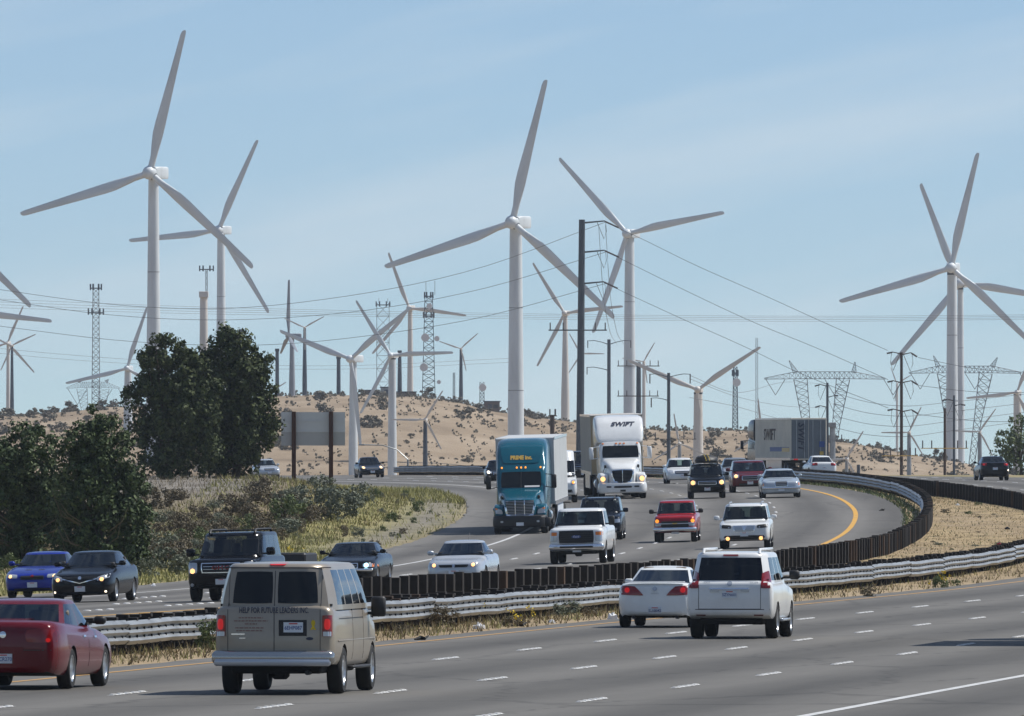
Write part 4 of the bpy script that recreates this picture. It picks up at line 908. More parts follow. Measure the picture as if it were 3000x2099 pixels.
car('suv', 'dark SUV with black luggage tied on its roof and lit headlights', 'suv', 2072, 1461, False,
    suv(4.6, 1.86, 1.74, mirror=(.94, .95, 1.22, .2, .17)), P_black, details=
    front(.56, .88, .72, .90, 0, .44, .72, .86, 1.0, .48, 'lamp_lit', .72, .81, .11) + [rails(.6, .6, -1.7, 1.75), bar(-.6, .6, .3, .36, 1.77, 1.80, 'black_trim', 'roof_rack_bar', .01)])
car('minivan', 'dark red minivan behind the silver full-size sedan', 'minivan', 2197, 1443, False,
    suv(5.0, 1.98, 1.66, hood=1.03, nose=.88, belt=1.06, wsb=1.1, wst=2.0, mirror=(1.0, 1.1, 1.2, .22, .18)), P_maroon, details=
    front(.58, .90, .76, .94, .03, .4, .66, .86, 1.0, .5, 'lamp_lit', .74, .86, .09, low=(.6, .36, .48)))
car('sedan', 'white sedan left of the SUV with roof luggage', 'car', 1997, 1417, False,
    sedan(4.8, 1.85, 1.50, glass='glass_green'), P_white, details=front(.52, .88, .64, .78, .05, .4, .58, .72, 1.05, .42, None))
car('sedan', 'grey sedan mostly hidden behind the dark red minivan', 'car', 2158, 1408, False,
    sedan(4.7, 1.82, 1.46), P_grey, details=front(.52, .88, .64, .78, .05, .4, .58, .72, 1.05, .42, None), G=on_ground((2158 - CX) / 50.5, 752))
car('sedan', 'black sedan with lit headlights alone on the far left curve', 'car', 1088, 1391, False,
    sedan(4.5, 1.80, 1.46), P_black, 1.05, 7.0 - 14.0, details=front(.46, .84, .64, .78, .05, .38, .58, .72, 1.05, .42, 'lamp_lit', .62, .73, .085), G=on_ground((1088 - CX) / 39.5, 962))
car('hatchback', 'silver car peeking out behind the right side of the big tree', 'car', 778, 1402, False,
    sedan(4.4, 1.78, 1.48), P_silver, 1.0, -9.0, details=front(.46, .84, .64, .78, .05, .38, .58, .72, 1.05, .42, None), G=on_ground((786 - CX) / 37.6, 1010))
car('sedan', 'dark car with one headlight showing left of the teal truck', 'car', 1464, 1432, False,
    sedan(4.6, 1.80, 1.50), P_black, 1.0, -2.0, details=front(.50, .86, .66, .80, .05, .38, .58, .72, 1.05, .42, 'lamp_white', .70, .75, .09), G=on_ground((1464 - CX) / 47.0, 808))
car('suv', 'dark blue SUV showing between the two big trucks', 'suv', 1700, 1404, False,
    suv(5.0, 1.98, 1.95, hood=1.15, nose=1.05, belt=1.2), P_navy, 1.0, -4.0, details=front(.60, .92, .80, .98, 0, .5, .78, .98, 1.0, .55, None, frame='chrome'), G=on_ground((1700 - CX) / 47.5, 800))
spv = suv(5.9, 1.99, 2.62, hood=1.25, nose=1.0, belt=1.40, wb=3.66, r=.36, wsb=1.0, wst=2.0, rwt=.12, rwb=.04, roofw=.78, bot=.35, mirror=(1.02, 1.6, 1.5, .2, .34), mirror_mat='black_trim')
spv['cab'].update(tb=.6, nsw=2, tum=1.6, rw=False)
car('cargo_van', 'tall white cargo van behind the white trailer of the teal truck', 'van', 1634, 1474, False, spv, P_white, details=
    front(.66, .95, .86, 1.12, .06, .5, .74, .90, 1.0, .5, 'amber_lit', .80, 1.02, .07, low=(.95, .36, .66), frame=None))
# luggage on the roof of the dark SUV: its own thing
def luggage():
    base = [o for o in bpy.data.objects if o.get('label', '').startswith('dark SUV with black luggage')][0]
    r_ = empty('roof_luggage'); tag(r_, 'black wrapped bundle with yellow straps on the dark SUV roof', 'luggage')
    r_.location = base.location + Vector((0, 0, 1.80)); r_.rotation_euler = base.rotation_euler
    b = MB(); rr = random.Random(3); n, mm = 14, 8; v = []; f = []
    for j in range(mm + 1):
        for i in range(n):
            a = 2 * math.pi * i / n; t = j / mm * math.pi / 2; q = 1 + rr.uniform(-.10, .10)
            v.append((.58 * q * math.cos(a) * math.cos(t) ** .5, -.4 + .75 * q * math.sin(a) * math.cos(t) ** .5, .36 * math.sin(t) * q))
    for j in range(mm):
        for i in range(n): f.append((j * n + i, j * n + (i + 1) % n, (j + 1) * n + (i + 1) % n, (j + 1) * n + i))
    obj('bundle', mesh('bundle', v, f, 'black_trim', 50), r_)
    for x in (-.05, .12):
        MB().tube([(x - .1, .45, .08), (x - .05, .30, .26), (x, 0, .38), (x + .05, -.5, .40)], .012, 5).build('strap', 'flower_yellow', r_)
luggage()
# small dark trailer whose end shows beside the big SUV
def trailer_small():
    g = on_ground((846 - CX) / 91.0, 417)
    r_ = empty('utility_trailer', g); tag(r_, 'small dark trailer just showing right of the large black SUV', 'trailer'); r_.rotation_euler = (0, 0, R(180 - 8))
    MB().box(-.75, .75, -1.2, 1.2, .45, 1.05, .05).build('box', 'black_trim', r_); MB().box(-.05, .05, 1.15, 2.0, .42, .5).build('drawbar', 'underbody', r_)
    wheels(r_, [(0, .32)], .32, .2, 1.7, 'steel')
    for s_ in (-1, 1): MB().box(s_ * .85 - .12, s_ * .85 + .12, -.45, .45, .66, .70, .015).build('mudguard', 'steel_dark', r_)
trailer_small()

# ---------------------------------------------------------------- articulated trucks
mat('trailer_door', (0.13, 0.15, 0.165), .5, noise=(1.2, .12))
def semi(name, label, G, yaw_x, away, cabpaint, fair, trailer_m, style, texts, scale=1.0, front_m='lamp_off', tl=14.6):
    """origin under the steer axle, looking along +Y"""
    root = empty(name); tag(root, label, 'truck')
    W_ = 1.22
    prof = PROF_BOX
    vv, ff = [], []
    def part(nm, st, m, pf=prof, sm=40):
        v, f = loft(st, pf); o = obj(nm, mesh(nm, v, f, m, sm), root); k = len(vv); vv.extend(Vector(q) for q in v); ff.extend(tuple(i + k for i in q) for q in f); return o
    if style == 'teal':
        part('hood', [(1.12, .58, .62, 1.36), (1.10, .66, .6, 1.44), (1.0, .70, .6, 1.50), (.6, .76, .6, 1.60), (0, .86, .6, 1.75), (-.75, 1.0, .6, 1.92), (-1.0, 1.03, .6, 1.94)], cabpaint, PROF_CAR)
        part('cab', [(-.72, .96, .7, 1.9), (-.82, 1.02, .7, 2.02), (-1.0, 1.06, .7, 2.32), (-1.22, 1.08, .6, 2.70), (-1.30, 1.09, .6, 2.80), (-1.45, 1.09, .6, 2.95), (-1.8, 1.10, .6, 3.40), (-2.2, 1.11, .6, 3.75), (-2.7, 1.12, .6, 3.95), (-3.2, 1.13, .6, 4.03), (-5.0, 1.14, .6, 4.05), (-5.1, 1.13, .6, 4.0)], cabpaint)
        gw, gz0, gz1 = .62, .80, 1.50
    else:
        part('hood', [(1.12, .46, .62, 1.36), (1.10, .56, .6, 1.44), (1.0, .62, .6, 1.52), (.6, .70, .6, 1.66), (0, .82, .6, 1.82), (-.75, .98, .6, 1.96), (-1.0, 1.0, .6, 1.98)], cabpaint, PROF_CAR)
        part('cab', [(-.72, .94, .7, 1.9), (-.82, 1.0, .7, 2.04), (-1.0, 1.02, .7, 2.32), (-1.18, 1.03, .6, 2.66), (-1.24, 1.03, .6, 2.74), (-1.9, 1.04, .6, 2.80), (-4.6, 1.05, .6, 2.85)], cabpaint)
        part('roof_fairing', [(-1.42, .98, 2.74, 2.80), (-1.5, 1.08, 2.72, 2.95), (-1.75, 1.14, 2.7, 3.30), (-2.1, 1.18, 2.7, 3.66), (-2.5, 1.2, 2.7, 3.90), (-3.0, 1.21, 2.6, 4.0), (-4.5, 1.21, 2.5, 4.04), (-4.6, 1.2, 2.5, 4.0)], cabpaint)
        gw, gz0, gz1 = .50, .80, 1.44
    # fenders over the steer wheels
    for s_ in (-1, 1):
        b = MB(); n = 10; v = []; 
        for i in range(n + 1):
            a = R(-12 + 200 * i / n); y, z = .66 * math.cos(a), .52 + .68 * math.sin(a)
            sl = .86 if y > 0 else 1.0
            for x, dz in ((s_ * .60, -.02), (s_ * .74, .03), (s_ * 1.10 * (.95 if y > .3 else 1), .0), (s_ * 1.20 * (.94 if y > .3 else 1), -.07)): v.append((x, y * 1.25, z + dz))
        f = []
        for i in range(n):
            for k in range(3): q = i * 4 + k; f.append((q, q + 1, q + 5, q + 4) if s_ > 0 else (q + 4, q + 5, q + 1, q))
        # inner liner gives thickness
        k0 = len(v); v += [(p[0], p[1] * .93, p[2] - .06) for p in v[:]]
        f += [tuple(i + k0 for i in q[::-1]) for q in f[:]]
        for i in range(n): f += [(i * 4 + 3, k0 + i * 4 + 3, k0 + i * 4 + 7, i * 4 + 7), (i * 4, i * 4 + 4, k0 + i * 4 + 4, k0 + i * 4)]
        f += [(0, 1, k0 + 1, k0), (1, 2, k0 + 2, k0 + 1), (2, 3, k0 + 3, k0 + 2)]
        obj('fender', mesh('fender', v, f, cabpaint, 50), root); k = len(vv); vv.extend(Vector(q) for q in v); ff.extend(tuple(i + k for i in q) for q in f)
        # fender front cheek carrying the headlight
        st = [(.98, .16, .70, 1.10), (.90, .21, .64, 1.20), (.5, .24, .62, 1.27), (.1, .25, .75, 1.28)]
        v, f = loft(st, PROF_CAR); v = [(x + s_ * .90, y, z) for x, y, z in v]
        obj('fender_cheek', mesh('fender_cheek', v, f, cabpaint, 50), root); k = len(vv); vv.extend(Vector(q) for q in v); ff.extend(tuple(i + k for i in q) for q in f)
    bump = 'black_trim' if style == 'teal' else cabpaint
    part('bumper', [(1.34, .78, .34, .66), (1.30, .98, .30, .76), (1.16, 1.12, .28, .80), (.9, 1.19, .28, .82), (.6, 1.2, .30, .80)], bump, PROF_BOX)
    bvh = BVHTree.FromPolygons(vv, ff)
    P = lambda *a, **k: patch(bvh, a[0], a[1], a[2], a[3], root, **k)
    if style == 'teal':
        P('F', [(-.88, 1.98), (.88, 1.98), (.86, 2.66), (-.86, 2.66)], 'glass_solid', 'windshield', n=(14, 6), off=.012, rnd=.12)
        P('F', rect(-.012, .012, 1.97, 2.66), 'black_trim', 'windshield_divider', n=(1, 6), off=.022)
        P('F', [(-.60, .78), (.60, .78), (.72, 1.52), (-.72, 1.52)], 'chrome', 'grille_surround', n=(10, 8), off=.02, rnd=.15)
        P('F', [(-.52, .84), (.52, .84), (.63, 1.46), (-.63, 1.46)], 'underbody', 'grille', n=(10, 8), off=.035, rnd=.12)
        for k in range(9): z = .88 + k * .066; P('F', rect(-.54 - k * .01, .54 + k * .01, z - .009, z + .009), 'lamp_off', 'grille_bar', n=(8, 1), off=.048)
        for x in (-.2, .2): P('F', rect(x - .02, x + .02, .84, 1.46), 'chrome', 'grille_post', n=(1, 6), off=.055)
        P('F', [(-.80, 3.02), (.80, 3.02), (.95, 3.80), (-.95, 3.80)], cabpaint, 'fairing_panel', n=(12, 8), off=.03, rnd=.22)
        for x in (.84, .19, 0.0, -.19, -.84): P('F', rect(x - .035, x + .035, 2.80, 2.88), 'amber_lit', 'marker_lamp', n=(3, 3), off=.03, rnd=.5)
        P('F', [(.74, .86), (1.12, .90), (1.14, 1.16), (.78, 1.05)], 'lamp_off', 'headlight', n=(6, 5), off=.016, rnd=.35, mir=True)
        P('F', [(.96, 1.06), (1.12, 1.06), (1.12, 1.15), (.96, 1.11)], 'amber', 'turn_lamp', n=(3, 3), off=.026, rnd=.3, mir=True)
        P('F', rect(.72, .84, .50, .58), 'lamp_off', 'fog_lamp', n=(4, 3), off=.02, rnd=.4, mir=True)
        P('F', rect(-.16, .16, .36, .50), 'plate', 'license_plate', n=(2, 2), off=.02)
        P('F', rect(-.80, -.15, 1.99, 2.06), 'lamp_white' if False else 'dish', 'dashboard_papers', n=(4, 1), off=.018)
    else:
        P('F', [(-.90, 2.0), (.90, 2.0), (.86, 2.58), (-.86, 2.58)], 'glass_solid', 'windshield', n=(14, 6), off=.012, rnd=.10)
        P('F', [(-.44, .78), (.44, .78), (.62, 1.45), (-.62, 1.45)], 'chrome', 'grille_surround', n=(10, 8), off=.02, rnd=.35)
        P('F', [(-.38, .84), (.38, .84), (.55, 1.40), (-.55, 1.40)], 'underbody', 'grille', n=(10, 8), off=.035, rnd=.3)
        P('F', rect(-.015, .015, .84, 1.42), 'chrome', 'grille_post', n=(1, 6), off=.05)
        for k in range(8): z = .88 + k * .066; P('F', rect(-.38 - k * .016, .38 + k * .016, z - .008, z + .008), 'steel_dark', 'grille_bar', n=(8, 1), off=.044)
        for x in (.84, .19, 0.0, -.19, -.84): P('F', rect(x - .05, x + .05, 2.66, 2.72), 'amber', 'marker_lamp', n=(3, 2), off=.03, rnd=.5)
        P('F', [(.76, .84), (1.08, .88), (1.10, 1.14), (.80, 1.04)], 'lamp_off', 'headlight', n=(6, 5), off=.016, rnd=.35, mir=True)
        lamp_disc('F', .95, .98, .12, 'lamp_lit', 'lit_bulb', True, .03)(bvh, root)
        P('F', rect(-.45, .45, .54, .64), 'black_trim', 'air_intake', n=(6, 2), off=.012, rnd=.4)
        P('F', rect(.55, .80, .56, .64), 'black_trim', 'bumper_slot', n=(4, 2), off=.012, rnd=.5, mir=True)
        P('F', rect(-.13, .13, .36, .45), 'black_trim', 'license_plate', n=(2, 2), off=.02)
    for s_ in (-1, 1):   # side glass and mirrors
        P('R' if s_ > 0 else 'L', [(-2.0, 2.0), (-1.3, 2.0), (-1.45, 2.55), (-1.95, 2.55)], 'glass_solid', 'side_window', n=(4, 4), off=.01)
        mm = 'black_trim' if style == 'teal' else cabpaint
        x = s_ * 1.42
        o = MB().box(x - .11, x + .11, -1.08, -.94, 1.92, 2.52, .04).build('mirror', mm, root, 50)
        MB().tube([(s_ * 1.04, -1.0, 2.0), (x, -1.0, 1.94)], .02, 6).tube([(s_ * 1.04, -1.0, 2.55), (x, -1.0, 2.5)], .02, 6).build('mirror_arm', mm, root)
        o2 = MB().box(s_ * .80 - .06, s_ * .80 + .06, .30, .42, 1.50, 1.66, .03).build('hood_mirror', 'black_trim', root, 50); MB().tube([(s_ * .8, .3, 1.6), (s_ * .9, -.1, 1.3)], .014, 5).build('hood_mirror_arm', 'black_trim', root)
        MB().lathe([(.30, -3.9), (.30, -2.2)], 14, 'y', (s_ * .95, 0, .72)).build('fuel_tank', 'lamp_off', root, 60)
        MB().box(s_ * 1.0 - .14, s_ * 1.0 + .14, -5.0, -1.0, .58, .66, .01).build('step', 'steel_dark', root)
    MB().box(-.5, .5, -7.2, .8, .62, .92, .02).build('frame', 'underbody', root)
    for ay in (-5.3, -6.6):
        for s_ in (-1, 1):
            w = obj('wheel', TYRE, root, (s_ * .93, ay, .51), None, (.55 * s_, .51, .51)); obj('rim', RIMS['steel'], w)
    wheels(root, [(0, .51)], .51, .30, 2.02, 'steel')
    # trailer
    t0 = -5.75; t1 = t0 - tl; TW = 1.28
    b = MB(); b.box(-TW, TW, t1, t0, 1.15, 4.08, .03); tr = b.build('trailer_box', trailer_m, root)
    rb = MB()
    if fair == 'ribs':
        y = t0 - .3
        while y > t1 + .2: 
            for s_ in (-1, 1): rb.box(s_ * TW - .015, s_ * TW + .015, y - .06, y + .06, 1.3, 3.98)
            y -= .42
    else:
        y = t0 - 1.2
        while y > t1 + .3:
            for s_ in (-1, 1): rb.box(s_ * TW - .006, s_ * TW + .006, y - .02, y + .02, 1.2, 4.0)
            y -= 1.22
    rb.build('side_rib', trailer_m, root)['kind'] = 'stuff'
    for s_ in (-1, 1):
        MB().box(s_ * (TW + .004) - .012, s_ * (TW + .004) + .012, t1, t0, 3.98, 4.09).build('top_rail', 'lamp_off', root); MB().box(s_ * (TW + .004) - .012, s_ * (TW + .004) + .012, t1, t0, 1.13, 1.30).build('bottom_rail', 'lamp_off', root)
        for ay in (t1 + 1.6, t1 + 2.85):
            w = obj('wheel', TYRE, root, (s_ * .95, ay, .5), None, (.55 * s_, .5, .5)); obj('rim', RIMS['steel'], w)
        MB().box(s_ * 1.2 - .02, s_ * 1.2 + .02, t1 + 4, t0 - 4.2, .45, 1.12).build('side_skirt', 'plate' if style == 'teal' else 'lamp_off', root)
        if s_ > 0: pass
    MB().box(-.6, .6, t1 + .1, t0 - 2, .95, 1.14, .02).build('trailer_frame', 'underbody', root)
    MB().box(-TW + .02, TW - .02, t0 - .02, t0 + .012, 1.2, 4.03).build('trailer_front_wall', front_m, root)
    # rear doors
    for s_ in (-1, 1):
        MB().box(min(s_ * .02, s_ * 1.20), max(s_ * .02, s_ * 1.20), t1 - .025, t1 + .01, 1.25, 3.95, .01).build('rear_door', 'trailer_door', root)
        for x in (.30, .85): MB().tube([(s_ * x, t1 - .05, 1.28), (s_ * x, t1 - .05, 3.9)], .02, 6).build('door_bar', 'lamp_off', root)
        MB().box(s_ * .9 - .14, s_ * .9 + .14, t1 - .05, t1 + .02, 1.15, 1.23).build('taillight', 'tail_lit', root)
    MB().box(-1.15, 1.15, t1 + .02, t1 + .14, .55, .66).build('underride_guard', 'underbody', root)
    tb = BVHTree.FromPolygons([Vector(q) for q in b.v], b.f)
    for t in texts: t(bvh, tb, root)
    place(root, 0, 0, away, 0.0 if not away else t1 + 2.2, scale, yaw_x, G=G, lenax=2.0)
    return root, t1
gT = ground_at(1528, 1564)
semi('semi_truck', 'teal semi truck with gold lettering and white trailer, oncoming', gT, 2.4, False, P_teal, '', mat('trailer_white', (0.55, 0.56, 0.55), .45, noise=(.8, .06)), 'teal',
     [lambda b, tb, r_: text_on(b, 'F', 'PRIME inc.', (0, 3.26), .23, 'gold_text', r_, sx=.95, bold=.012, off=.05)])
gW = ground_at(1823, 1462)
semi('semi_truck', 'white semi truck with blue lettering on its roof fairing, oncoming', gW, -1.6, False, P_white, 'ribs', mat('trailer_cream', (0.50, 0.47, 0.42), .5, noise=(.8, .08)), 'white',
     [lambda b, tb, r_: text_on(b, 'F', 'SWIFT', (-.18, 3.62), .26, 'dark_text', r_, sx=1.5, bold=.012, off=.03, shear=.35)], 1.05, front_m=mat('trailer_front_tan', (0.32, 0.26, 0.17), .6))
gS = on_ground((2353 - CX) / 42.0, 905)
semi('semi_truck', 'grey box trailer truck seen from behind with vertical lettering on its door', gS, -8.6, True, P_navy, 'ribs', mat('trailer_beige', (0.62, 0.57, 0.47), .5, noise=(.7, .10)), 'white',
     [lambda b, tb, r_: text_on(tb, 'B', 'SWIFT', (-.52, 2.75), .66, 'dark_text', r_, bold=.016, off=.06, sx=1.05, rot=-math.pi / 2, shear=.2),
      lambda b, tb, r_: text_on(tb, 'L', 'SWIFT', (-12.0, 2.9), 1.1, 'hut', r_, sx=1.6, bold=.02, off=.03),
      lambda b, tb, r_: MB().box(-1.30, -1.285, -19.8, -12, 1.75, 2.05).build('side_stripe', 'plate_blue', r_), lambda b, tb, r_: MB().box(-1.305, -1.29, -20.0, -17, 1.72, 2.0).build('side_stripe', 'gold_text', r_),
      lambda b, tb, r_: MB().box(.75, 1.12, -20.42, -20.36, 2.05, 2.45).build('door_decal', 'plate_blue', r_), lambda b, tb, r_: MB().box(.78, 1.05, -20.42, -20.36, 1.5, 1.75).build('door_decal', 'gold_text', r_)])
# truck just outside the right edge whose shadow falls into the picture
gO = on_ground(12.62, 268.5)
semi('semi_truck', 'truck just outside the right edge, throwing its shadow on the near lanes', gO, 7.2, True, P_white, '', MATS['trailer_white'], 'white', [], 1.0, tl=8.0)
# ---------------------------------------------------------------- wind turbines
mat('steel_grey', (0.26, 0.28, 0.31), .6, noise=(.5, .12))
def blade_mesh(mn):
    """22 m blade along +Z, chord in X (rotor plane), thickness in Y"""
    v = []; f = []; n = 12
    st = [(0.0, 1.0, 1.0, 0), (.03, 1.0, .95, 0), (.08, 1.02, .8, 6), (.16, 1.35, .5, 12), (.24, 1.62, .38, 12), (.32, 1.62, .32, 10), (.5, 1.38, .24, 6), (.7, 1.12, .19, 3), (.88, .92, .15, 1), (.96, .84, .13, 0), (.985, .70, .10, 0), (1.0, .36, .06, 0)]
    for t, c, th, tw in st:
        for k in range(n):
            a = 2 * math.pi * k / n; x = c / 2 * math.cos(a) - (c - 1) * .28; y = th / 2 * math.sin(a); tt = R(tw)
            v.append((x * math.cos(tt) - y * math.sin(tt), x * math.sin(tt) + y * math.cos(tt), .9 + 21.1 * t))
    for i in range(len(st) - 1):
        for k in range(n): f.append((i * n + k, i * n + (k + 1) % n, (i + 1) * n + (k + 1) % n, (i + 1) * n + k))
    f.append(tuple(range(n - 1, -1, -1))); f.append(tuple((len(st) - 1) * n + k for k in range(n)))
    return mesh('blade', v, f, mn, 60)
BL = {m: blade_mesh(m) for m in ('turbine_white', 'turbine_cream', 'steel_grey')}
def nac_mesh(mn):
    b = MB(); v, f = loft([(-1.3, .62, -.55, .55), (-1.2, .85, -.75, .75), (-.6, 1.05, -.85, .95), (2.6, 1.05, -.85, 1.0), (3.1, .95, -.7, .9), (3.2, .8, -.6, .8)][::-1], PROF_BOX)
    b.add(v, f); return b.me('nacelle', mn, 45)
def hub_mesh(mn):
    b = MB(); b.lathe([(.02, -1.35), (.45, -1.28), (.8, -1.0), (1.0, -.55), (1.02, .1), (.95, .45)], 18, 'y'); return b.me('hub', mn, 45)
NAC = {m: nac_mesh(m) for m in BL}; HUB = {m: hub_mesh(m) for m in BL}
COLLAR = MB().lathe([(.62, .72), (.62, .95)], 14, 'z').me('blade_collar', 'steel_dark', 60)
def turbine(label, hx, hy, Y, tips, yaw, wt, wb, mb='turbine_white', mt=None, lng=None, dark_top=False, group='wind turbines', feather=0):
    mt = mt or mb; h = ray(hx, hy, Y); s = Y / FPX
    lens = [math.hypot(a - hx, b - hy) for a, b in tips]
    L = (lng or max(lens)) * s; k = L / 22.0
    ya = R(yaw); base = Vector((h.x + math.sin(ya) * 1.3 * k, Y + math.cos(ya) * 2.6 * k, 0)); gz = float(zg(base.x, base.y)); base.z = gz - .3
    root = empty('wind_turbine', base); tag(root, label, 'wind turbine', group)
    H = h.z - base.z
    b = MB(); b.lathe([(wb * s / 2, 0), (wb * s / 2 * .985, H * .25), ((wb + wt) * s / 4, H * .55), (wt * s / 2, H - .75 * k)], 20, 'z'); b.build('tower', mt, root, 60)
    if k > .8:
        for hh in (.33, .66): rr = np.interp(hh, [0, .25, .55, 1], [wb / 2, wb / 2 * .985, (wb + wt) / 4, wt / 2]) * s * 1.012; MB().lathe([(rr, H * hh - .06), (rr, H * hh + .06)], 20, 'z').build('tower_joint', 'steel_galv', root, 60)
    if dark_top: MB().lathe([(wt * s / 2 * 1.03, H - 1.3 * k), (wt * s / 2 * 1.03, H - .7 * k)], 18, 'z').build('tower_collar', 'steel_dark', root, 60)
    hub_l = h - base
    obj('nacelle', NAC[mb], root, hub_l + Vector((math.sin(ya), math.cos(ya), 0)) * (1.75 * k), (0, 0, -ya), (k,) * 3)
    hb = obj('hub', HUB[mb], root, hub_l, (0, 0, -ya), (k,) * 3)
    for (a, c) in tips:
        ph = math.atan2((a - hx) / max(.2, math.cos(ya)), -(c - hy))
        M = Matrix.Rotation(-ya, 4, 'Z') @ Matrix.Rotation(ph, 4, 'Y') @ Matrix.Rotation(R(feather), 4, 'Z')
        bl = obj('blade', BL[mb], root); bl.location = hub_l; bl.rotation_euler = M.to_euler(); bl.scale = (k,) * 3
        if k > .8: obj('blade_collar', COLLAR, bl)
    return root
turbine('largest white wind turbine at far left, tower rising behind the big tree', 439, 507, 1958, [(540, 88), (37, 632), (750, 790)], 22, 30, 45)
turbine('white wind turbine just right of the largest left one, partly behind its blade', 640, 675, 2850, [(753, 415), (350, 707), (788, 915)], 24, 22, 30)
turbine('large white wind turbine in the centre, above the teal truck', 1501, 652, 1958, [(1598, 233), (1106, 788), (1803, 935)], 24, 36, 48)
turbine('white wind turbine behind the dark steel pole, above the white truck', 1838, 685, 2705, [(1633, 458), (2140, 620), (1738, 978)], 22, 27, 36, dark_top=False)
turbine('white wind turbine at right, the nearer of two overlapping towers', 2787, 785, 2430, [(2863, 448), (2459, 885), (3035, 1020)], 10, 28, 36, dark_top=True)
turbine('white wind turbine at right, the farther of two overlapping towers', 2812, 830, 2690, [(2698, 542), (2612, 1072), (3118, 880)], 10, 17, 25, dark_top=True)
turbine('white wind turbine standing right of the sign back, blades in a V', 1027, 1052, 1885, [(793, 960), (1218, 890), (1057, 1306)], 30, 20, 27)
turbine('white wind turbine with dark collar, second tower right of the sign back', 1145, 1042, 1820, [(1040, 878), (1335, 1033), (1062, 1201)], 20, 21, 27, dark_top=True)
turbine('pale wind turbine behind the hill crest left of the dish tower', 1199, 903, 2900, [(1137, 740), (1365, 925), (1092, 1036)], 15, 13, 19, 'turbine_cream')
turbine('pale wind turbine just left of the dark steel pole', 1654, 918, 2660, [(1560, 770), (1815, 899), (1575, 1072)], 12, 13, 25, 'turbine_cream')
turbine('small pale turbine hidden behind the dark steel pole', 1702, 1037, 3300, [(1764, 1037), (1672, 985), (1665, 1095)], 10, 8, 11, 'turbine_cream')
turbine('cream wind turbine with blades in a wide V, right of the white truck', 2044, 1142, 1900, [(1845, 1058), (2228, 1016), (2040, 1350)], 8, 25, 31, 'turbine_cream', dark_top=True)
turbine('small wind turbine with dark tower at the left edge', 34, 1013, 2750, [(94, 985), (-25, 985), (2, 1086)], 10, 7, 12, 'turbine_cream', 'steel_dark')
turbine('faint wind turbine behind the small one at the left edge', 22, 1006, 3000, [(69, 895), (-98, 1040), (95, 1085)], 10, 9, 13, 'turbine_cream', lng=118)
turbine('wind turbine outside the left edge, one blade tip slanting into view', -190, 630, 2050, [(107, 910), (-300, 250), (-560, 760)], 20, 30, 44, lng=405)
turbine('wind turbine outside the left edge, one level blade reaching into view', -118, 915, 2400, [(172, 943), (-280, 670), (-240, 1180)], 20, 24, 36, lng=292)
turbine('white wind turbine half hidden by the left crown of the big tree', 372, 1080, 2150, [(423, 924), (174, 1128), (520, 1170)], 12, 20, 27, lng=190)
turbine('small wind turbine with dark tower left of centre, right of the big tree', 892, 960, 2540, [(833, 933), (951, 927), (894, 1025)], 8, 8, 14, 'turbine_cream', 'steel_dark', lng=66)
turbine('small wind turbine with dark tower on the hill, right of the dish tower', 1350, 1022, 2560, [(1288, 1001), (1400, 977), (1365, 1083)], 8, 8, 12, 'turbine_cream', 'steel_dark')
turbine('small wind turbine low on the hillside right of the sign back', 1245, 1230, 1800, [(1297, 1145), (1155, 1230), (1282, 1297)], 8, 11, 16, 'turbine_cream', 'steel_dark')
turbine('wind turbine at the right edge above the green bush', 2979, 1150, 2800, [(2828, 1168), (3035, 1015), (3040, 1290)], 15, 22, 26, 'turbine_cream', dark_top=True)
turbine('small wind turbine right of the tall brown pole', 2663, 1267, 1750, [(2698, 1194), (2581, 1268), (2702, 1331)], 8, 11, 15, 'turbine_cream', 'steel_galv')
turbine('small wind turbine left of the green bush at right', 2870, 1265, 1900, [(2917, 1198), (2800, 1263), (2902, 1325)], 8, 11, 15, 'turbine_cream', 'steel_galv')
turbine('tall grey wind turbine seen edge on with one blade straight up', 846, 985, 2560, [(846, 822), (790, 1075), (905, 1075)], 80, 12, 18, 'steel_grey', 'steel_grey', lng=165, feather=90)
turbine('small wind turbine behind the wooden crossarm pole', 1886, 1060, 3000, [(1918, 1004), (1836, 1052), (1896, 1120)], 8, 9, 12, 'turbine_cream')
turbine('small wind turbine low behind the white truck, one blade up', 1990, 1300, 1850, [(1974, 1212), (2070, 1335), (1920, 1345)], 8, 10, 14, 'turbine_cream', 'steel_galv')
turbine('wind turbine hidden behind the grey trailer, one blade tip above it', 2232, 1268, 2000, [(2221, 1172), (2320, 1310), (2150, 1325)], 8, 10, 14, 'turbine_cream', 'steel_galv')
turbine('small wind turbine low between two poles right of the trailer', 2480, 1345, 1700, [(2526, 1268), (2385, 1350), (2520, 1425)], 8, 9, 12, 'turbine_cream', 'steel_galv')
turbine('small wind turbine low on the slope behind the big tree', 775, 1160, 2400, [(837, 1121), (700, 1150), (790, 1230)], 8, 9, 12, 'turbine_cream', 'steel_galv')
turbine('pale distant wind turbine behind the tall brown pole', 2628, 1125, 4000, [(2612, 1082), (2655, 1108), (2622, 1180)], 8, 6, 9, 'turbine_cream', lng=52)
def bare_mast(label, px, ptop, Y, wt, wb, m='steel_dark', head=True):
    p = ray(px, ptop, Y); s = Y / FPX; g = float(zg(p.x, p.y)) - .3
    r_ = empty('turbine_mast', (p.x, p.y, g)); tag(r_, label, 'mast', 'idle masts')
    H = p.z - g; MB().lathe([(wb * s / 2, 0), (wb * s * .45, H * .5), (wt * s / 2, H)], 12, 'z').build('tower', m, r_, 60)
    if head: MB().box(-wt * s * .62, wt * s * .62, -wt * s, wt * s * 1.4, H - .02, H + wt * s * .8, .06).build('nacelle', m, r_)
bare_mast('short dark mast without blades just right of the big tree', 812, 1030, 2560, 10, 12)
bare_mast('short dark mast without blades right of the small turbine, above the sign', 992, 1052, 2590, 11, 13)
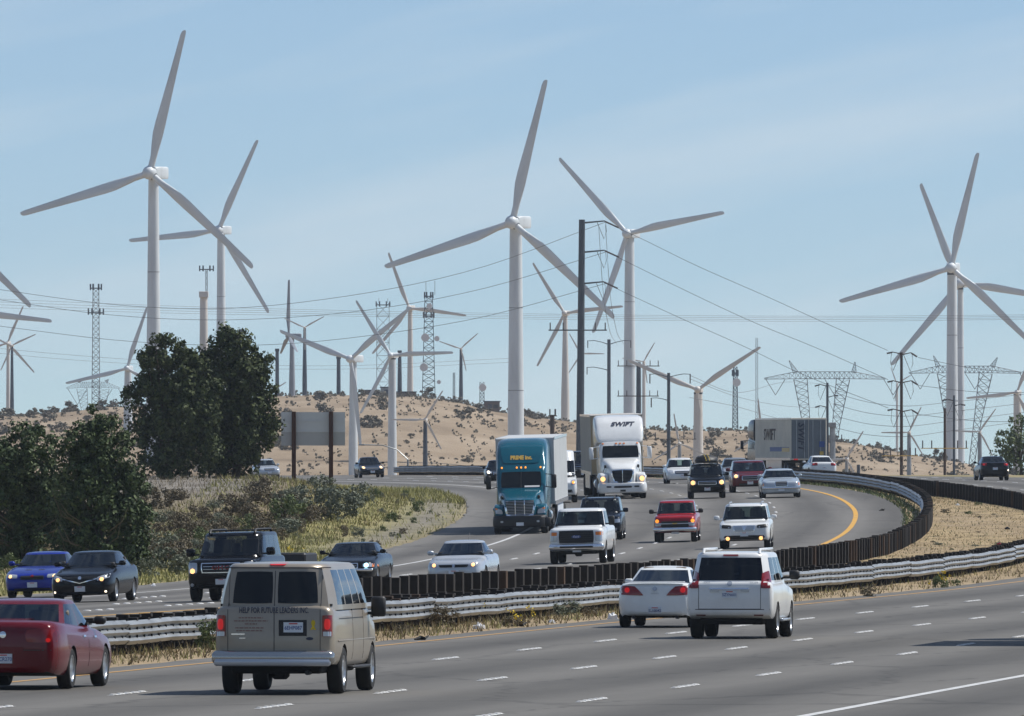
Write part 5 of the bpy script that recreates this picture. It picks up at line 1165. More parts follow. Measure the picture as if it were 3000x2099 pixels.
bare_mast('short dark mast without blades between two pale towers on the crest', 1171, 1035, 2620, 10, 14)
bare_mast('grey blunt mast right of the dark steel pole by the trailer', 2439, 1252, 1800, 17, 20, 'steel_galv')
bare_mast('cream mast with dark round head between the two left turbines', 597, 872, 2300, 22, 28, 'turbine_cream')
bare_mast('small grey mast top rising behind the right crown of the big tree', 706, 975, 2700, 12, 15, 'steel_dark')
bare_mast('short dark stub post right of the grey trailer', 2515, 1362, 1600, 10, 10, 'steel_dark', False)
# ---------------------------------------------------------------- lattice masts and pylons
def truss(b, A, B, w0, w1, n, r_, rb=None):
    """square lattice boom from A to B"""
    A, B = Vector(A), Vector(B); d = (B - A).normalized(); u = d.cross(Vector((0, 1, 0))); u = u.normalized() if u.length > .1 else Vector((1, 0, 0)); w = d.cross(u).normalized(); rb = rb or r_ * .6
    P = []
    for i in range(n + 1):
        t = i / n; c = A.lerp(B, t); h = (w0 + (w1 - w0) * t) / 2; P.append([c + u * h * sx + w * h * sy for sx, sy in ((-1, -1), (1, -1), (1, 1), (-1, 1))])
    for k in range(4): b.tube([p[k] for p in (P[0], P[-1])], r_, 4)
    for i in range(n):
        for k in range(4):
            k2 = (k + 1) % 4; b.tube([P[i][k], P[i + 1][k2]], rb, 3, False); b.tube([P[i][k2], P[i + 1][k]], rb, 3, False)
        for k in range(4): b.tube([P[i][k], P[i][(k + 1) % 4]], rb, 3, False)
def lattice_mast(label, px, ptop, Y, wt, wb, n, plat=None, dishes=(), whips=(), r_=.07, m='lattice'):
    p = ray(px, ptop, Y); s = Y / FPX; g = float(zg(p.x, p.y)) - .3; H = p.z - g
    root = empty('lattice_mast', (p.x, p.y, g)); tag(root, label, 'lattice mast')
    b = MB(); truss(b, (0, 0, 0), (0, 0, H), wb * s, wt * s, n, r_); b.build('frame', m, root)
    for k, (dz, wpx) in enumerate(plat or ()):
        w = wpx * s / 2; z = H - dz * s; b = MB().box(-w, w, -w, w, z - .1, z + .1)
        b.build('platform', 'steel_dark', root)
        for i in range(6):
            a = i * math.pi / 3; MB().box(w * math.cos(a) - .15, w * math.cos(a) + .15, w * math.sin(a) - .15, w * math.sin(a) + .15, z - .4, z + .9).build('antenna_panel', 'steel_dark', root)
    for (dx, dz, rp) in dishes:
        rr = rp * s; MB().lathe([(rr * .2, rr * .45), (rr * .8, rr * .3), (rr, 0), (rr * .98, -.05)], 18, 'y', (dx * s, -wb * s / 2 - rr * .4, H - dz * s)).build('dish', 'dish', root, 60)
    for (dx, hpx) in whips: MB().tube([(dx * s, 0, H), (dx * s, 0, H + hpx * s)], .05, 4).build('whip_antenna', 'lattice', root)
    return root
lattice_mast('grey lattice mast with antenna platform left of the largest turbine', 281, 845, 2680, 17, 24, 22, [(0, 32), (72, 44)])
lattice_mast('dark lattice mast with round dishes on the hill crest', 1256, 865, 2660, 22, 38, 16, [(4, 24), (62, 30)], [(2, 32, 8), (-10, 125, 12), (-14, 212, 12), (24, 128, 8), (30, 255, 6)], [(-8, 40), (18, 42)], .09, 'steel_dark')
lattice_mast('pale square lattice mast left of the dish mast', 1122, 888, 3300, 36, 38, 14, [(6, 40)], (), [(-12, 14), (14, 14)])
lattice_mast('thin lattice mast with flat top platform above the cream mast', 605, 790, 3000, 5, 7, 30, [(0, 40)])
lattice_mast('short lattice mast with round white dish on the crest near the centre', 1412, 1120, 2620, 12, 14, 8, None, [(2, 16, 11)], (), .08, 'steel_dark')
lattice_mast('dark mast with round antenna drum above the grey trailer', 2154, 1075, 2660, 10, 16, 16, [(22, 16)], [(4, 46, 12)], [(0, 16)], .12, 'steel_dark')
lattice_mast('very thin faint radio mast above the grey trailer', 2217, 990, 4300, 6, 8, 40)
lattice_mast('thin short lattice mast on the crest right of the dish mast', 1330, 1092, 2600, 5, 6, 10)
def pylon(label, x0, x1, yb, pk, legs, ybase, Y, th=.8):
    s = Y / FPX; c = (x0 + x1) / 2; p = ray(c, yb, Y); g = float(zg(p.x, p.y)) - .3
    root = empty('power_pylon', (p.x, p.y, g)); tag(root, label, 'pylon', 'high voltage pylons'); H = p.z - g
    L = lambda px, py: Vector(((px - c) * s, 0, H - (py - yb) * s))
    b = MB(); q = (x1 - x0) * .26
    truss(b, L(x0 + q, yb - 10), L(x1 - q, yb - 10), 1.9, 1.9, 12, .10 * th); 
    truss(b, L(x0, yb), L(x0 + q, yb - 10), .3, 1.9, 5, .09 * th); truss(b, L(x1 - q, yb - 10), L(x1, yb), 1.9, .3, 5, .09 * th)
    b.build('crossbeam', 'lattice', root)
    for (px, py), xa in zip(pk, (x0 + q, x1 - q)):
        b = MB(); truss(b, L(xa, yb - 18), L(px, py), 1.3, .15, 4, .08); b.build('peak', 'lattice', root)
    for (tx, bx) in legs:
        b = MB(); mid = L(tx + (bx - tx) * .45, yb + (ybase - yb) * .4); truss(b, mid, L(tx, yb), 2.0, 3.6, 7, .11 * th); truss(b, L(bx, ybase), mid, 1.2, 2.0, 10, .11 * th); b.build('leg', 'lattice', root)
    for px in (x0 + 5, c, x1 - 5):
        b = MB(); b.tube([L(px, yb + 2), L(px + 28, yb + 48)], .08, 4).tube([L(px + 56, yb + 2), L(px + 28, yb + 48)], .08, 4); b.build('insulator_string', 'insulator', root)
pylon('lattice power pylon with wide crossbeam right of the grey trailer', 2239, 2594, 1110, [(2312, 1057), (2505, 1061)], [(2345, 2385), (2470, 2425)], 1445, 3500)
pylon('lattice power pylon with wide crossbeam behind the overlapping right turbines', 2663, 2993, 1093, [(2735, 1043), (2922, 1048)], [(2765, 2800), (2888, 2835)], 1445, 3600)
pylon('faint lattice power pylon behind the left lattice mast', 194, 352, 1138, [(230, 1112), (318, 1112)], [(240, 262), (305, 285)], 1330, 4480, .45)
# ---------------------------------------------------------------- utility poles
def upole(label, px, ptop, Y, wt, wb, m, arms=(), lean=0.0, cat='utility pole', stubs=()):
    """arms: (row, left px, right px, droop px, style)"""
    p = ray(px, ptop, Y); s = Y / FPX; g = float(zg(p.x, p.y)) - .3; H = p.z - g
    root = empty('utility_pole', (p.x - lean * H, p.y, g)); tag(root, label, cat, 'utility poles')
    MB().tube([(0, 0, 0), (lean * H * .5, 0, H * .5), (lean * H, 0, H)], [wb * s / 2, (wb + wt) * s / 4, wt * s / 2], 12).build('shaft', m, root, 60)
    for (row, a, b_, dr, sty, am) in arms:
        z = H - (row - ptop) * s; x0 = lean * z; A = (a - px) * s + lean * H; B = (b_ - px) * s + lean * H; rr = max(.055, wt * s * .12)
        b = MB()
        if sty == 'cross':
            b.tube([(A, -wt * s * .5, z), (B, -wt * s * .5, z)], rr, 6)
            b.build('crossarm', am, root)
            for x in (A + .2, B - .2, A * .55 + x0 * .45, B * .55 + x0 * .45): MB().tube([(x, -wt * s * .5, z), (x, -wt * s * .5, z + .9)], .07, 6).build('insulator', 'insulator', root)
        elif sty == 'curve':
            for e in (A, B):
                if abs(e - x0) < .3: continue
                MB().tube([(x0, 0, z - dr * s), (x0 + (e - x0) * .35, 0, z - dr * s * .4), (x0 + (e - x0) * .7, 0, z), (e, 0, z - dr * s * .12)], [rr * 1.3, rr, rr, rr * .8], 6).build('arm', am, root)
                MB().tube([(e, 0, z), (e, 0, z - 1.3)], .08, 6).build('insulator', 'insulator', root)
        else:
            e = B if abs(B - x0) > abs(A - x0) else A; sg = 1 if e > x0 else -1
            kx = x0 + (e - x0) * .62
            MB().tube([(x0, 0, z), (kx, 0, z + .25)], [rr * 1.5, rr], 6).build('arm', am, root)
            MB().tube([(kx, 0, z + .2), (e, 0, z - dr * s)], .11, 6).build('insulator', 'insulator', root)
            MB().tube([(kx - sg * .9, 0, z + .05), (kx - sg * .1, 0, z - 1.9), (kx + sg * .2, 0, z - 1.0), (kx + sg * .1, 0, z + .15)], .035, 4).build('jumper_wire', 'wire', root)
    return root
upole('tall dark steel power pole left of the white truck, three arms to the right', 1705, 644, 1550, 18, 26, 'steel_pole', [(654, 1705, 1813, 14, 'dead', 'steel_pole'), (740, 1705, 1813, 14, 'dead', 'steel_pole'), (832, 1705, 1810, 14, 'dead', 'steel_pole'), (968, 1607, 1778, 0, 'cross', 'steel_pole')], .0085)
upole('steel pole with curved arms above the white truck', 1784, 995, 2250, 10, 12, 'steel_dark', [(998, 1722, 1848, 12, 'curve', 'steel_dark'), (1076, 1720, 1786, 10, 'curve', 'steel_dark')])
upole('thick pole with two timber crossarms right above the white truck', 1871, 1062, 2100, 13, 17, 'steel_pole', [(1073, 1808, 1932, 0, 'cross', 'timber_brown'), (1161, 1808, 1930, 0, 'cross', 'timber_brown')])
upole('dark steel pole with curved arms right of the white truck', 1959, 1093, 1750, 9, 13, 'steel_pole', [(1096, 1904, 2022, 10, 'curve', 'steel_pole'), (1166, 1908, 1960, 8, 'curve', 'steel_pole'), (1287, 1888, 2040, 0, 'cross', 'timber_brown')])
upole('tall brown timber pole right of the grey trailer, stubs on its right side', 2641, 1033, 1500, 8, 11, 'timber_brown', [(1038, 2598, 2641, -2, 'dead', 'timber_brown'), (1040, 2641, 2687, 6, 'dead', 'timber_brown'), (1122, 2600, 2641, -2, 'dead', 'timber_brown'), (1122, 2641, 2689, 6, 'dead', 'timber_brown'), (1205, 2600, 2641, -2, 'dead', 'timber_brown'), (1207, 2641, 2690, 6, 'dead', 'timber_brown'), (1336, 2583, 2687, 0, 'cross', 'gold_text')])
upole('dark steel pole just right of the grey trailer', 2424, 1122, 1800, 7, 9, 'steel_pole', [(1132, 2387, 2424, 0, 'dead', 'timber_brown'), (1165, 2424, 2455, -6, 'dead', 'steel_pole'), (1194, 2388, 2424, 0, 'dead', 'timber_brown'), (1293, 2405, 2470, 0, 'cross', 'steel_pole')])
upole('shorter brown timber pole with long pale crossarm, right of the tall brown one', 2768, 1196, 1500, 7, 10, 'timber_brown', [(1314, 2698, 2836, 0, 'cross', 'gold_text')])
upole('bluish steel pole in front of the overlapping right turbine towers', 2795, 1159, 1650, 6, 9, 'steel_pole', [(1190, 2795, 2828, -2, 'dead', 'steel_pole'), (1175, 2760, 2795, 0, 'dead', 'timber_brown')])
upole('short brown pole with ragged top between the two big trucks', 1618, 1216, 1700, 13, 14, 'timber_brown', [(1219, 1606, 1632, 0, 'cross', 'timber_brown')])
# ---------------------------------------------------------------- wires, each its own
def wire(label, pts, r_=.028, group='overhead wires', seg=30):
    """pts: (px, py, Y) knots; smooth curve in space"""
    fx = catmull([(p[0], p[1]) for p in pts]); fy = catmull([(p[0], p[2]) for p in pts])
    P = []
    for i in range(seg + 1):
        x = pts[0][0] + (pts[-1][0] - pts[0][0]) * i / seg; P.append(ray(x, fx(x), fy(x)))
    b = MB(); b.tube(P, r_, 4); o = b.build('power_line', 'wire'); tag(o, label, 'wire', group)
wire('upper wire of three sagging from the left edge to the tall dark pole', [(-300, 800, 1700), (0, 849, 1680), (425, 900, 1650), (640, 905, 1630), (961, 876, 1600), (1400, 787, 1570), (1772, 652, 1551)])
wire('middle wire of three sagging from the left edge to the tall dark pole', [(-300, 838, 1700), (0, 879, 1680), (291, 920, 1660), (644, 938, 1630), (840, 931, 1610), (1092, 907, 1590), (1400, 850, 1570), (1772, 740, 1551)])
wire('lowest wire of three sagging from the left edge to the tall dark pole', [(-300, 915, 1700), (0, 956, 1680), (413, 1003, 1650), (800, 1010, 1620), (1118, 979, 1590), (1397, 933, 1570), (1772, 832, 1551)])
wire('upper wire falling from the tall dark pole to the tall brown pole', [(1813, 670, 1551), (1860, 691, 1549), (2028, 773, 1540), (2250, 871, 1525), (2424, 950, 1512), (2600, 1027, 1500)])
wire('middle wire falling from the tall dark pole to the tall brown pole', [(1813, 756, 1551), (1990, 843, 1540), (2220, 950, 1525), (2380, 1015, 1512), (2602, 1113, 1500)])
wire('lowest wire falling from the tall dark pole to the tall brown pole', [(1810, 848, 1551), (1990, 931, 1540), (2200, 1025, 1525), (2313, 1080, 1515), (2602, 1196, 1500)])
for k in range(4):
    wire(['uppermost', 'second', 'third', 'lowest'][k] + ' of four thin level wires crossing the sky behind the turbines', [(-200, 868 + k * 9, 2300), (500, 897 + k * 7, 2330), (1000, 910 + k * 5.5, 2350), (1700, 922 + k * 5, 2380), (2400, 927 + k * 5, 2400), (3200, 921 + k * 4, 2420)], .026, 'thin level wires')
for k in range(2):
    wire(['upper', 'lower'][k] + ' of two faint wires slanting behind the left lattice mast', [(-100, 1012 + k * 14, 2500), (200, 1040 + k * 14, 2520), (420, 1056 + k * 12, 2540), (1000, 1072 + k * 10, 2600), (1500, 1050 + k * 12, 2650)], .03, 'faint left wires')
for k, (a, c) in enumerate(((1048, 1095), (1130, 1150), (1215, 1235))):
    wire(['upper', 'middle', 'lower'][k] + ' wire running from the tall brown pole to the right edge', [(2690, a, 1500), (2850, (a + c) / 2 + 8, 1480), (3100, c, 1450)], .026, 'wires right of the tall brown pole')
for k, (a, c, d) in enumerate(((1110, 1160, 1190), (1165, 1190, 1230), (1100, 1150, 1120))):
    wire(['upper', 'middle', 'rising'][k] + ' drooping wire between the curved arm pole and the pylon', [(2020, a, 1750), (2150, c, 2000), (2300, d, 2600), (2420, d + 6, 3300)], .032, 'drooping wires right of the white truck')
for k, x in enumerate((1742, 1762)):
    wire(['left', 'right'][k] + ' slack jumper wire hanging along the tall dark pole', [(x + 12, 660, 1549), (x + 22, 820, 1549), (x + 42, 960, 1600), (x + 66, 1010, 2200)], .028, 'slack wires right of the dark pole')
for k in range(4):
    wire(['uppermost', 'second', 'third', 'lowest'][k] + ' of four long low wires sagging past the tall brown pole', [(2440, 1150 + k * 34, 1800), (2540, 1178 + k * 32, 1700), (2640, 1190 + k * 30, 1620), (2790, 1178 + k * 28, 1650), (3050, 1150 + k * 26, 1700)], .03, 'low wires on the right')
# ---------------------------------------------------------------- huts on the crest, sign, street lamp
def hut(label, px, py, Y, w, h, m, roof='steel_dark'):
    p = ray(px, py, Y); s = Y / FPX; g = float(zg(p.x, p.y)); r_ = empty('equipment_hut', (p.x, p.y, g - .2)); tag(r_, label, 'hut', 'huts on the crest')
    W2, H2 = w * s / 2, max(h * s, p.z - g + h * s * .5)
    MB().box(-W2, W2, -1.5, 1.5, 0, H2, .04).build('wall', m, r_); MB().box(-W2 - .15, W2 + .15, -1.7, 1.7, H2, H2 + .18).build('roof', roof, r_)
    MB().box(-W2 * .5, -W2 * .5 + .8, -1.53, -1.48, .2, min(2.1, H2 * .8)).build('door', 'steel_dark', r_); MB().box(W2 * .2, W2 * .2 + .9, -1.53, -1.48, H2 * .45, H2 * .75).build('window', 'glass', r_)
hut('dark brown hut on the crest left of the dark collared turbine', 1086, 1165, 2580, 48, 26, 'hut')
hut('grey hut on the crest behind the dark collared turbine', 1136, 1160, 2600, 42, 30, 'steel_galv')
hut('long low brown hut on the crest left of the dish mast', 1187, 1168, 2590, 64, 18, 'hut')
hut('dark boxy hut on the crest left of the large centre turbine', 1441, 1205, 2590, 46, 34, 'hut')
def sign():
    Y = 702.0; p = ray(917, 1208, Y); s = Y / FPX; g = on_ground(p.x, Y); r_ = empty('road_sign', g); tag(r_, 'back of a grey road sign on two dark red posts beside the far curve', 'road sign'); H = p.z - g.z
    L = lambda px: (px - 917) * s
    z1, z0, zm = H, H - 98 * s, H - 57 * s
    MB().box(L(824), L(1011), -.02, .02, zm + .004, z1).build('panel', 'sign_back', r_); MB().box(L(824), L(1011), -.02, .02, z0, zm - .004).build('panel', mat('sign_back_dark', (0.42, 0.42, 0.41), .5, noise=(.8, .08)), r_)
    MB().box(L(824), L(1011), -.05, -.021, zm - .03, zm + .03).build('stringer', 'sign_back', r_); MB().box(L(824), L(1011), -.05, -.021, zm + .55, zm + .60).build('stringer', 'sign_back', r_)
    for px in (861, 970): MB().box(L(px) - .115, L(px) + .115, -.29, -.055, -.6, H + .03, .015).build('post', 'sign_post', r_)
sign()
def lamp():
    Y = 1180.0; p = ray(1195, 1347, Y); s = Y / FPX; g = on_ground(p.x, Y); r_ = empty('street_lamp', g); tag(r_, 'slim street lamp with a long bent arm behind the far left curve', 'street lamp'); H = p.z - g.z
    MB().tube([(0, 0, 0), (0, 0, H)], .09, 8).build('shaft', 'steel_galv', r_, 60)
    MB().tube([(0, 0, H), (-1.0, 0, H + .9), (-2.3, 0, H + 1.3), (-4.2, 0, H + 1.35)], .06, 6).build('arm', 'steel_galv', r_, 60); MB().box(-4.5, -3.9, -.14, .14, H + 1.27, H + 1.42, .04).build('lamp_head', 'steel_galv', r_)
lamp()
# ---------------------------------------------------------------- vegetation
def leaves(cl, nper, leaf, rg, flat=1.0):
    """cl: (n,4) centre + radius; nper quads round each"""
    cl = np.asarray(cl, float); n = len(cl) * nper
    C = np.repeat(cl[:, :3], nper, 0); Rr = np.repeat(cl[:, 3], nper)
    d = rg.normal(size=(n, 3)); d /= np.linalg.norm(d, axis=1)[:, None]
    P = C + d * (Rr * rg.uniform(.25, 1.0, n) ** .6)[:, None] * np.array([1, 1, flat])
    nn = d * 1.0 + rg.normal(size=(n, 3)) * .45; nn /= np.linalg.norm(nn, axis=1)[:, None]      # leaves face outwards from their clump
    u = np.cross(nn, rg.normal(size=(n, 3))); u /= np.linalg.norm(u, axis=1)[:, None]; w = np.cross(nn, u)
    a = (leaf * rg.uniform(.5, 1.4, n))[:, None]; b = a * .6
    V = np.stack([P - u * a - w * b * .3, P - w * b, P + u * a, P + w * b], 1).reshape(-1, 3)
    F = np.arange(4 * n).reshape(-1, 4); return V, F
def quick_mesh(name, V, F, m):
    me = bpy.data.meshes.new(name); k = F.shape[1]
    me.vertices.add(len(V)); me.vertices.foreach_set('co', V.astype(np.float32).ravel()); me.loops.add(F.size); me.loops.foreach_set('vertex_index', F.astype(np.int32).ravel())
    me.polygons.add(len(F)); me.polygons.foreach_set('loop_start', (np.arange(len(F)) * k).astype(np.int32)); me.update(calc_edges=True); me.validate(); me.materials.append(MATS[m]); return me
def tree(label, g, ells, ncl, nper, leaf, m, cr=.45, seed=1, trunk=(.22, 2.0), limbs=9, name='juniper_tree', bare=0):
    rg = np.random.default_rng(seed); root = empty(name, g); tag(root, label, 'tree')
    vol = np.array([e[3] * e[4] * e[5] for e in ells]); pick = rg.choice(len(ells), ncl, p=vol / vol.sum()); E = np.array(ells, float)[pick]
    d = rg.normal(size=(ncl, 3)); d /= np.linalg.norm(d, axis=1)[:, None]
    P = E[:, :3] + d * E[:, 3:6] * (rg.uniform(0, 1, ncl) ** .38)[:, None]
    cl = np.concatenate([P, (cr * rg.uniform(.55, 1.25, ncl))[:, None]], 1); cl = cl[cl[:, 2] > .1]
    V, F = leaves(cl, nper, leaf, rg); obj('crown', quick_mesh('crown', V, F, m), root)
    b = MB(); zt = max(e[2] for e in ells)
    b.tube([(0, 0, -.3), (.08, 0, trunk[1] * .5), (-.05, .05, trunk[1]), (.1, 0, zt)], [trunk[0], trunk[0] * .8, trunk[0] * .6, .04], 8); b.build('trunk', 'bark', root, 60)
    b = MB()
    for i in rg.choice(len(cl), min(limbs, len(cl)), replace=False):
        q = Vector(cl[i][:3]); z0 = min(trunk[1], q.z * .6); b.tube([(0, 0, z0), (q.x * .45, q.y * .45, z0 + (q.z - z0) * .55), tuple(q)], [.07, .045, .012], 5)
    b.build('limb', 'bark', root)
    if bare:
        b = MB()
        for i in range(bare):
            a = rg.uniform(-1, 1); s_ = ells[0]; x = s_[0] + s_[3] * (1.0 if a > 0 else -1.0) * rg.uniform(.7, 1.15); z = rg.uniform(.4, 2.2); b.tube([(x * .3, -s_[4] * .6, z * .8), (x * .8, -s_[4], z), (x, -s_[4] * 1.05, z + rg.uniform(.1, .9))], [.03, .02, .006], 4)
        b.build('bare_branch', 'leaf_brown', root)['kind'] = 'stuff'
    return root
Yt = 640.0; k = Yt / FPX
def gx(px, Y): return on_ground((px - CX) * Y / FPX, Y)
g1 = gx(480, Yt); g2 = gx(690, Yt + 3)
tree('big dark evergreen, the left and ragged one of the pair behind the black SUV', g1, [(1.95, .3, 3.7, .9, 1.1, 2.4), (1.9, .3, 1.6, 1.0, 1.1, 1.4), (1.3, 0, 5.0, .9, 1.1, 1.6), (1.3, 0, 3.2, 1.1, 1.1, 1.6), (.1, 0, 5.4, 1.35, 1.3, 1.9), (-.8, 0, 4.2, 1.1, 1.2, 1.1), (.6, 0, 3.2, 1.35, 1.4, 2.2), (-.5, .2, 2.2, 1.5, 1.2, 1.3), (-1.2, 0, 6.0, .45, .5, .9), (.9, 0, 6.7, .5, .5, .8), (-1.75, 0, 3.9, .4, .4, .55), (.2, 0, 1.0, 1.5, 1.2, .9), (1.2, 0, 4.2, .9, 1, 2.0)], 540, 64, .10, 'leaf_dark', .40, 11, (.3, 1.6), 14)
tree('big dark evergreen, the right and fuller one of the pair behind the black SUV', g2, [(-2.0, 0, 4.3, .8, 1.0, 2.3), (-1.5, 0, 3.0, 1.0, 1.1, 1.8), (-1.4, 0, 5.2, .8, 1.0, 1.3), (.7, 0, 5.6, 1.1, 1.1, 1.2), (1.0, 0, 2.6, 1.2, 1.2, 1.4), (-.1, 0, 6.3, 1.25, 1.3, 1.5), (0, 0, 4.6, 1.75, 1.6, 1.9), (.4, 0, 3.0, 1.65, 1.5, 1.9), (-.6, 0, 2.2, 1.5, 1.5, 1.6), (-.2, 0, 1.1, 1.4, 1.5, 1.1), (1.35, 0, 3.9, .6, .7, 1.1), (-.5, 0, 7.2, .5, .5, .7), (-1.3, 0, 4.6, .9, 1.0, 1.8)], 680, 64, .10, 'leaf_dark', .42, 12, (.32, 1.5), 10)
g3 = gx(68, 462); g4 = gx(292, 450)
tree('bushy green evergreen at the left edge above the blue coupe', g3, [(0, 0, 3.9, 1.4, 1.3, 1.3), (-.5, 0, 2.6, 1.3, 1.3, 1.6), (.4, 0, 2.3, 1.3, 1.3, 1.5), (0, 0, 1.0, 1.8, 1.2, 1.0), (1.0, 0, 2.6, 1.0, 1.0, 1.5), (-.9, 0, 3.4, 1.0, 1, 1.3)], 470, 60, .075, 'leaf_mid', .34, 13, (.2, 1.2), 10, bare=14)
tree('pointed green evergreen above the black sedan at left', g4, [(-.3, 0, 4.2, 1.2, 1.1, 1.2), (-.15, 0, 5.0, .55, .6, 1.05), (.1, 0, 4.0, 1.05, 1.1, 1.4), (0, 0, 2.8, 1.35, 1.3, 1.5), (.2, 0, 1.5, 1.5, 1.3, 1.4), (.5, 0, 4.9, .4, .4, .7), (-.9, 0, 1.2, .9, 1.0, 1.1), (.95, 0, 2.6, .9, .9, 1.3), (1.1, 0, 1.2, 1.0, 1.0, 1.2), (-.9, 0, 2.8, .9, .9, 1.2)], 500, 60, .075, 'leaf_mid', .34, 14, (.2, 1.2), 10, bare=12)
g5 = on_ground(39.6, 1010)
tree('olive green bush tree at the right edge behind the black sedan', g5, [(0, 0, 2.6, 2.2, 2.0, 1.9), (.4, 0, 4.0, 1.3, 1.2, 1.3), (-1.2, 0, 1.5, 1.2, 1.2, 1.3), (.6, 0, 1.0, 2.0, 1.6, 1.2)], 120, 34, .12, 'leaf_green', .5, 15, (.2, 1.0), 16, 'desert_tree')
# shrubs
def shrub_mesh(m, seed, ncl=30, nper=44, leaf=.036, flat=.8, w=.5, h=.7, twig=True):
    rg = np.random.default_rng(seed); a = rg.uniform(0, 6.28, ncl); r_ = rg.uniform(0, 1, ncl) ** .5 * w * .8; z = rg.uniform(.12, 1, ncl) * h * (1 - .35 * (r_ / w) ** 2)
    cl = np.stack([r_ * np.cos(a), r_ * np.sin(a), z, rg.uniform(.10, .2, ncl)], 1); V, F = leaves(cl, nper, leaf, rg, flat); V[:, 2] = np.maximum(V[:, 2], -.03)
    return quick_mesh('shrub', V, F, m)
SH = {'sage': [shrub_mesh('leaf_sage', 30 + i) for i in range(3)], 'green': [shrub_mesh('leaf_green', 40 + i) for i in range(3)], 'brown': [shrub_mesh('leaf_brown', 50 + i) for i in range(3)], 'dark': [shrub_mesh('leaf_mid', 60 + i) for i in range(2)],
      'desert': [shrub_mesh('leaf_desert', 70 + i, 14, 22, .075, .8, .5, .62) for i in range(6)]}
def shrub(g, w, kind, label, group, rg, hs=1.0, name='shrub'):
    o = obj(name, SH[kind][rg.integers(len(SH[kind]))], None, (g.x, g.y, g.z - .04 * w), (0, 0, rg.uniform(0, 6.28)), (w, w, w * hs)); tag(o, label, 'shrub', group); return o
rs = np.random.default_rng(5)
named = [(941, 1452, 95, 'sage', 'grey green sage bush at the foot of the right sign post'), (915, 1515, 150, 'sage', 'wide sage bush below the left sign post'), (1000, 1530, 150, 'sage', 'large sage bush right of the sign, above the verge'), (1046, 1490, 110, 'sage', 'sage bush on the verge, right of the sign'),
    (840, 1540, 130, 'green', 'dark olive bush left of the large sage bush'), (1098, 1460, 42, 'green', 'small round green bush near the far end of the verge'), (1222, 1500, 48, 'green', 'small green bush at the tip of the grassy verge'), (1144, 1530, 50, 'green', 'green bush left of the one at the verge tip'),
    (1050, 1578, 50, 'sage', 'small sage bush low on the grassy verge'), (500, 1690, 130, 'sage', 'pale sage bush right behind the black sedan at left'), (425, 1690, 90, 'sage', 'pale sage bush touching the black sedan at left'), (560, 1680, 80, 'green', 'green bush left of the large black SUV'), (20, 1690, 100, 'green', 'yellow green bush at the left edge beside the blue coupe')]
for px, py, w, kd, lb in named:
    g = ground_at(px, py); shrub(g, w * g.y / FPX, kd, lb, None, rs)
for i in range(105):
    px, py = rs.uniform(395, 930), rs.uniform(1452, 1668)
    if px > 800 and py > 1600: continue
    g = ground_at(px, py); w = rs.uniform(35, 110) * g.y / FPX
    if g.x > float(edge1(g.y)) - w * .6: continue
    kd = str(rs.choice(['brown', 'sage', 'green'], p=[.62, .30, .08])); sd_ = 'upper' if py < 1540 else 'lower'; xx = 'left' if px < 660 else 'right'
    shrub(g, w, kd, {'brown': 'dry brown', 'sage': 'grey sage', 'green': 'olive green'}[kd] + ' scrub bush on the %s %s part of the bank below the evergreens' % (sd_, xx), '%s scrub on the %s %s bank' % (kd, sd_, xx), rs, rs.uniform(.7, 1.1))
for i in range(34):
    px, py = rs.uniform(1000, 1290), rs.uniform(1440, 1600); g = ground_at(px, py); w = rs.uniform(12, 30) * g.y / FPX
    if g.x > float(edge1(g.y)) - .4: continue
    shrub(g, w, rs.choice(['green', 'sage', 'brown']), 'small weed clump on the grassy verge by the curve', 'weeds on the verge', rs)
for i in range(46):
    px, py = rs.uniform(2400, 2995), rs.uniform(1452, 1665); g = ground_at(px, py); w = rs.uniform(10, 34) * g.y / FPX
    if not (float(bar1(g.y)) + .7 < g.x < float(bar2(g.y)) - .7): continue
    up = py < 1530; kd = str(rs.choice(['green', 'sage', 'brown'], p=[.5, .3, .2] if up else [.2, .2, .6]))
    shrub(g, w, kd, {'green': 'small green', 'sage': 'pale grey', 'brown': 'dry brown'}[kd] + ' weed tuft on the %s part of the straw median at right' % ('upper' if up else 'lower'), '%s %s median weeds' % ('upper' if up else 'lower', kd), rs, rs.uniform(.35, .7), 'median_weed')
cnt = 0; tries = 0
while cnt < 285 and tries < 6000:
    tries += 1
    Y = rs.uniform(1700, 2660); X = (rs.uniform(-40, 3040) - CX) * Y / FPX; w = rs.choice([rs.uniform(.9, 1.7), rs.uniform(1.7, 4.0)])
    if float(wob(np.array(X), np.array(Y), 60, 9)) < -.25: continue
    pxh = CX + X * FPX / Y; zone = 'left of the sign back' if pxh < 825 else ('between the sign back and the teal truck' if pxh < 1480 else ('between the white truck and grey trailer' if pxh < 2200 else 'right of the grey trailer')); sz = 'large' if w > 1.7 else 'small'
    shrub(on_ground(X, Y), w, 'desert', sz + ' dark desert bush on the sandy hill ' + zone, sz + ' hill bushes ' + zone, rs, rs.uniform(.7, 1.0), 'desert_shrub'); cnt += 1
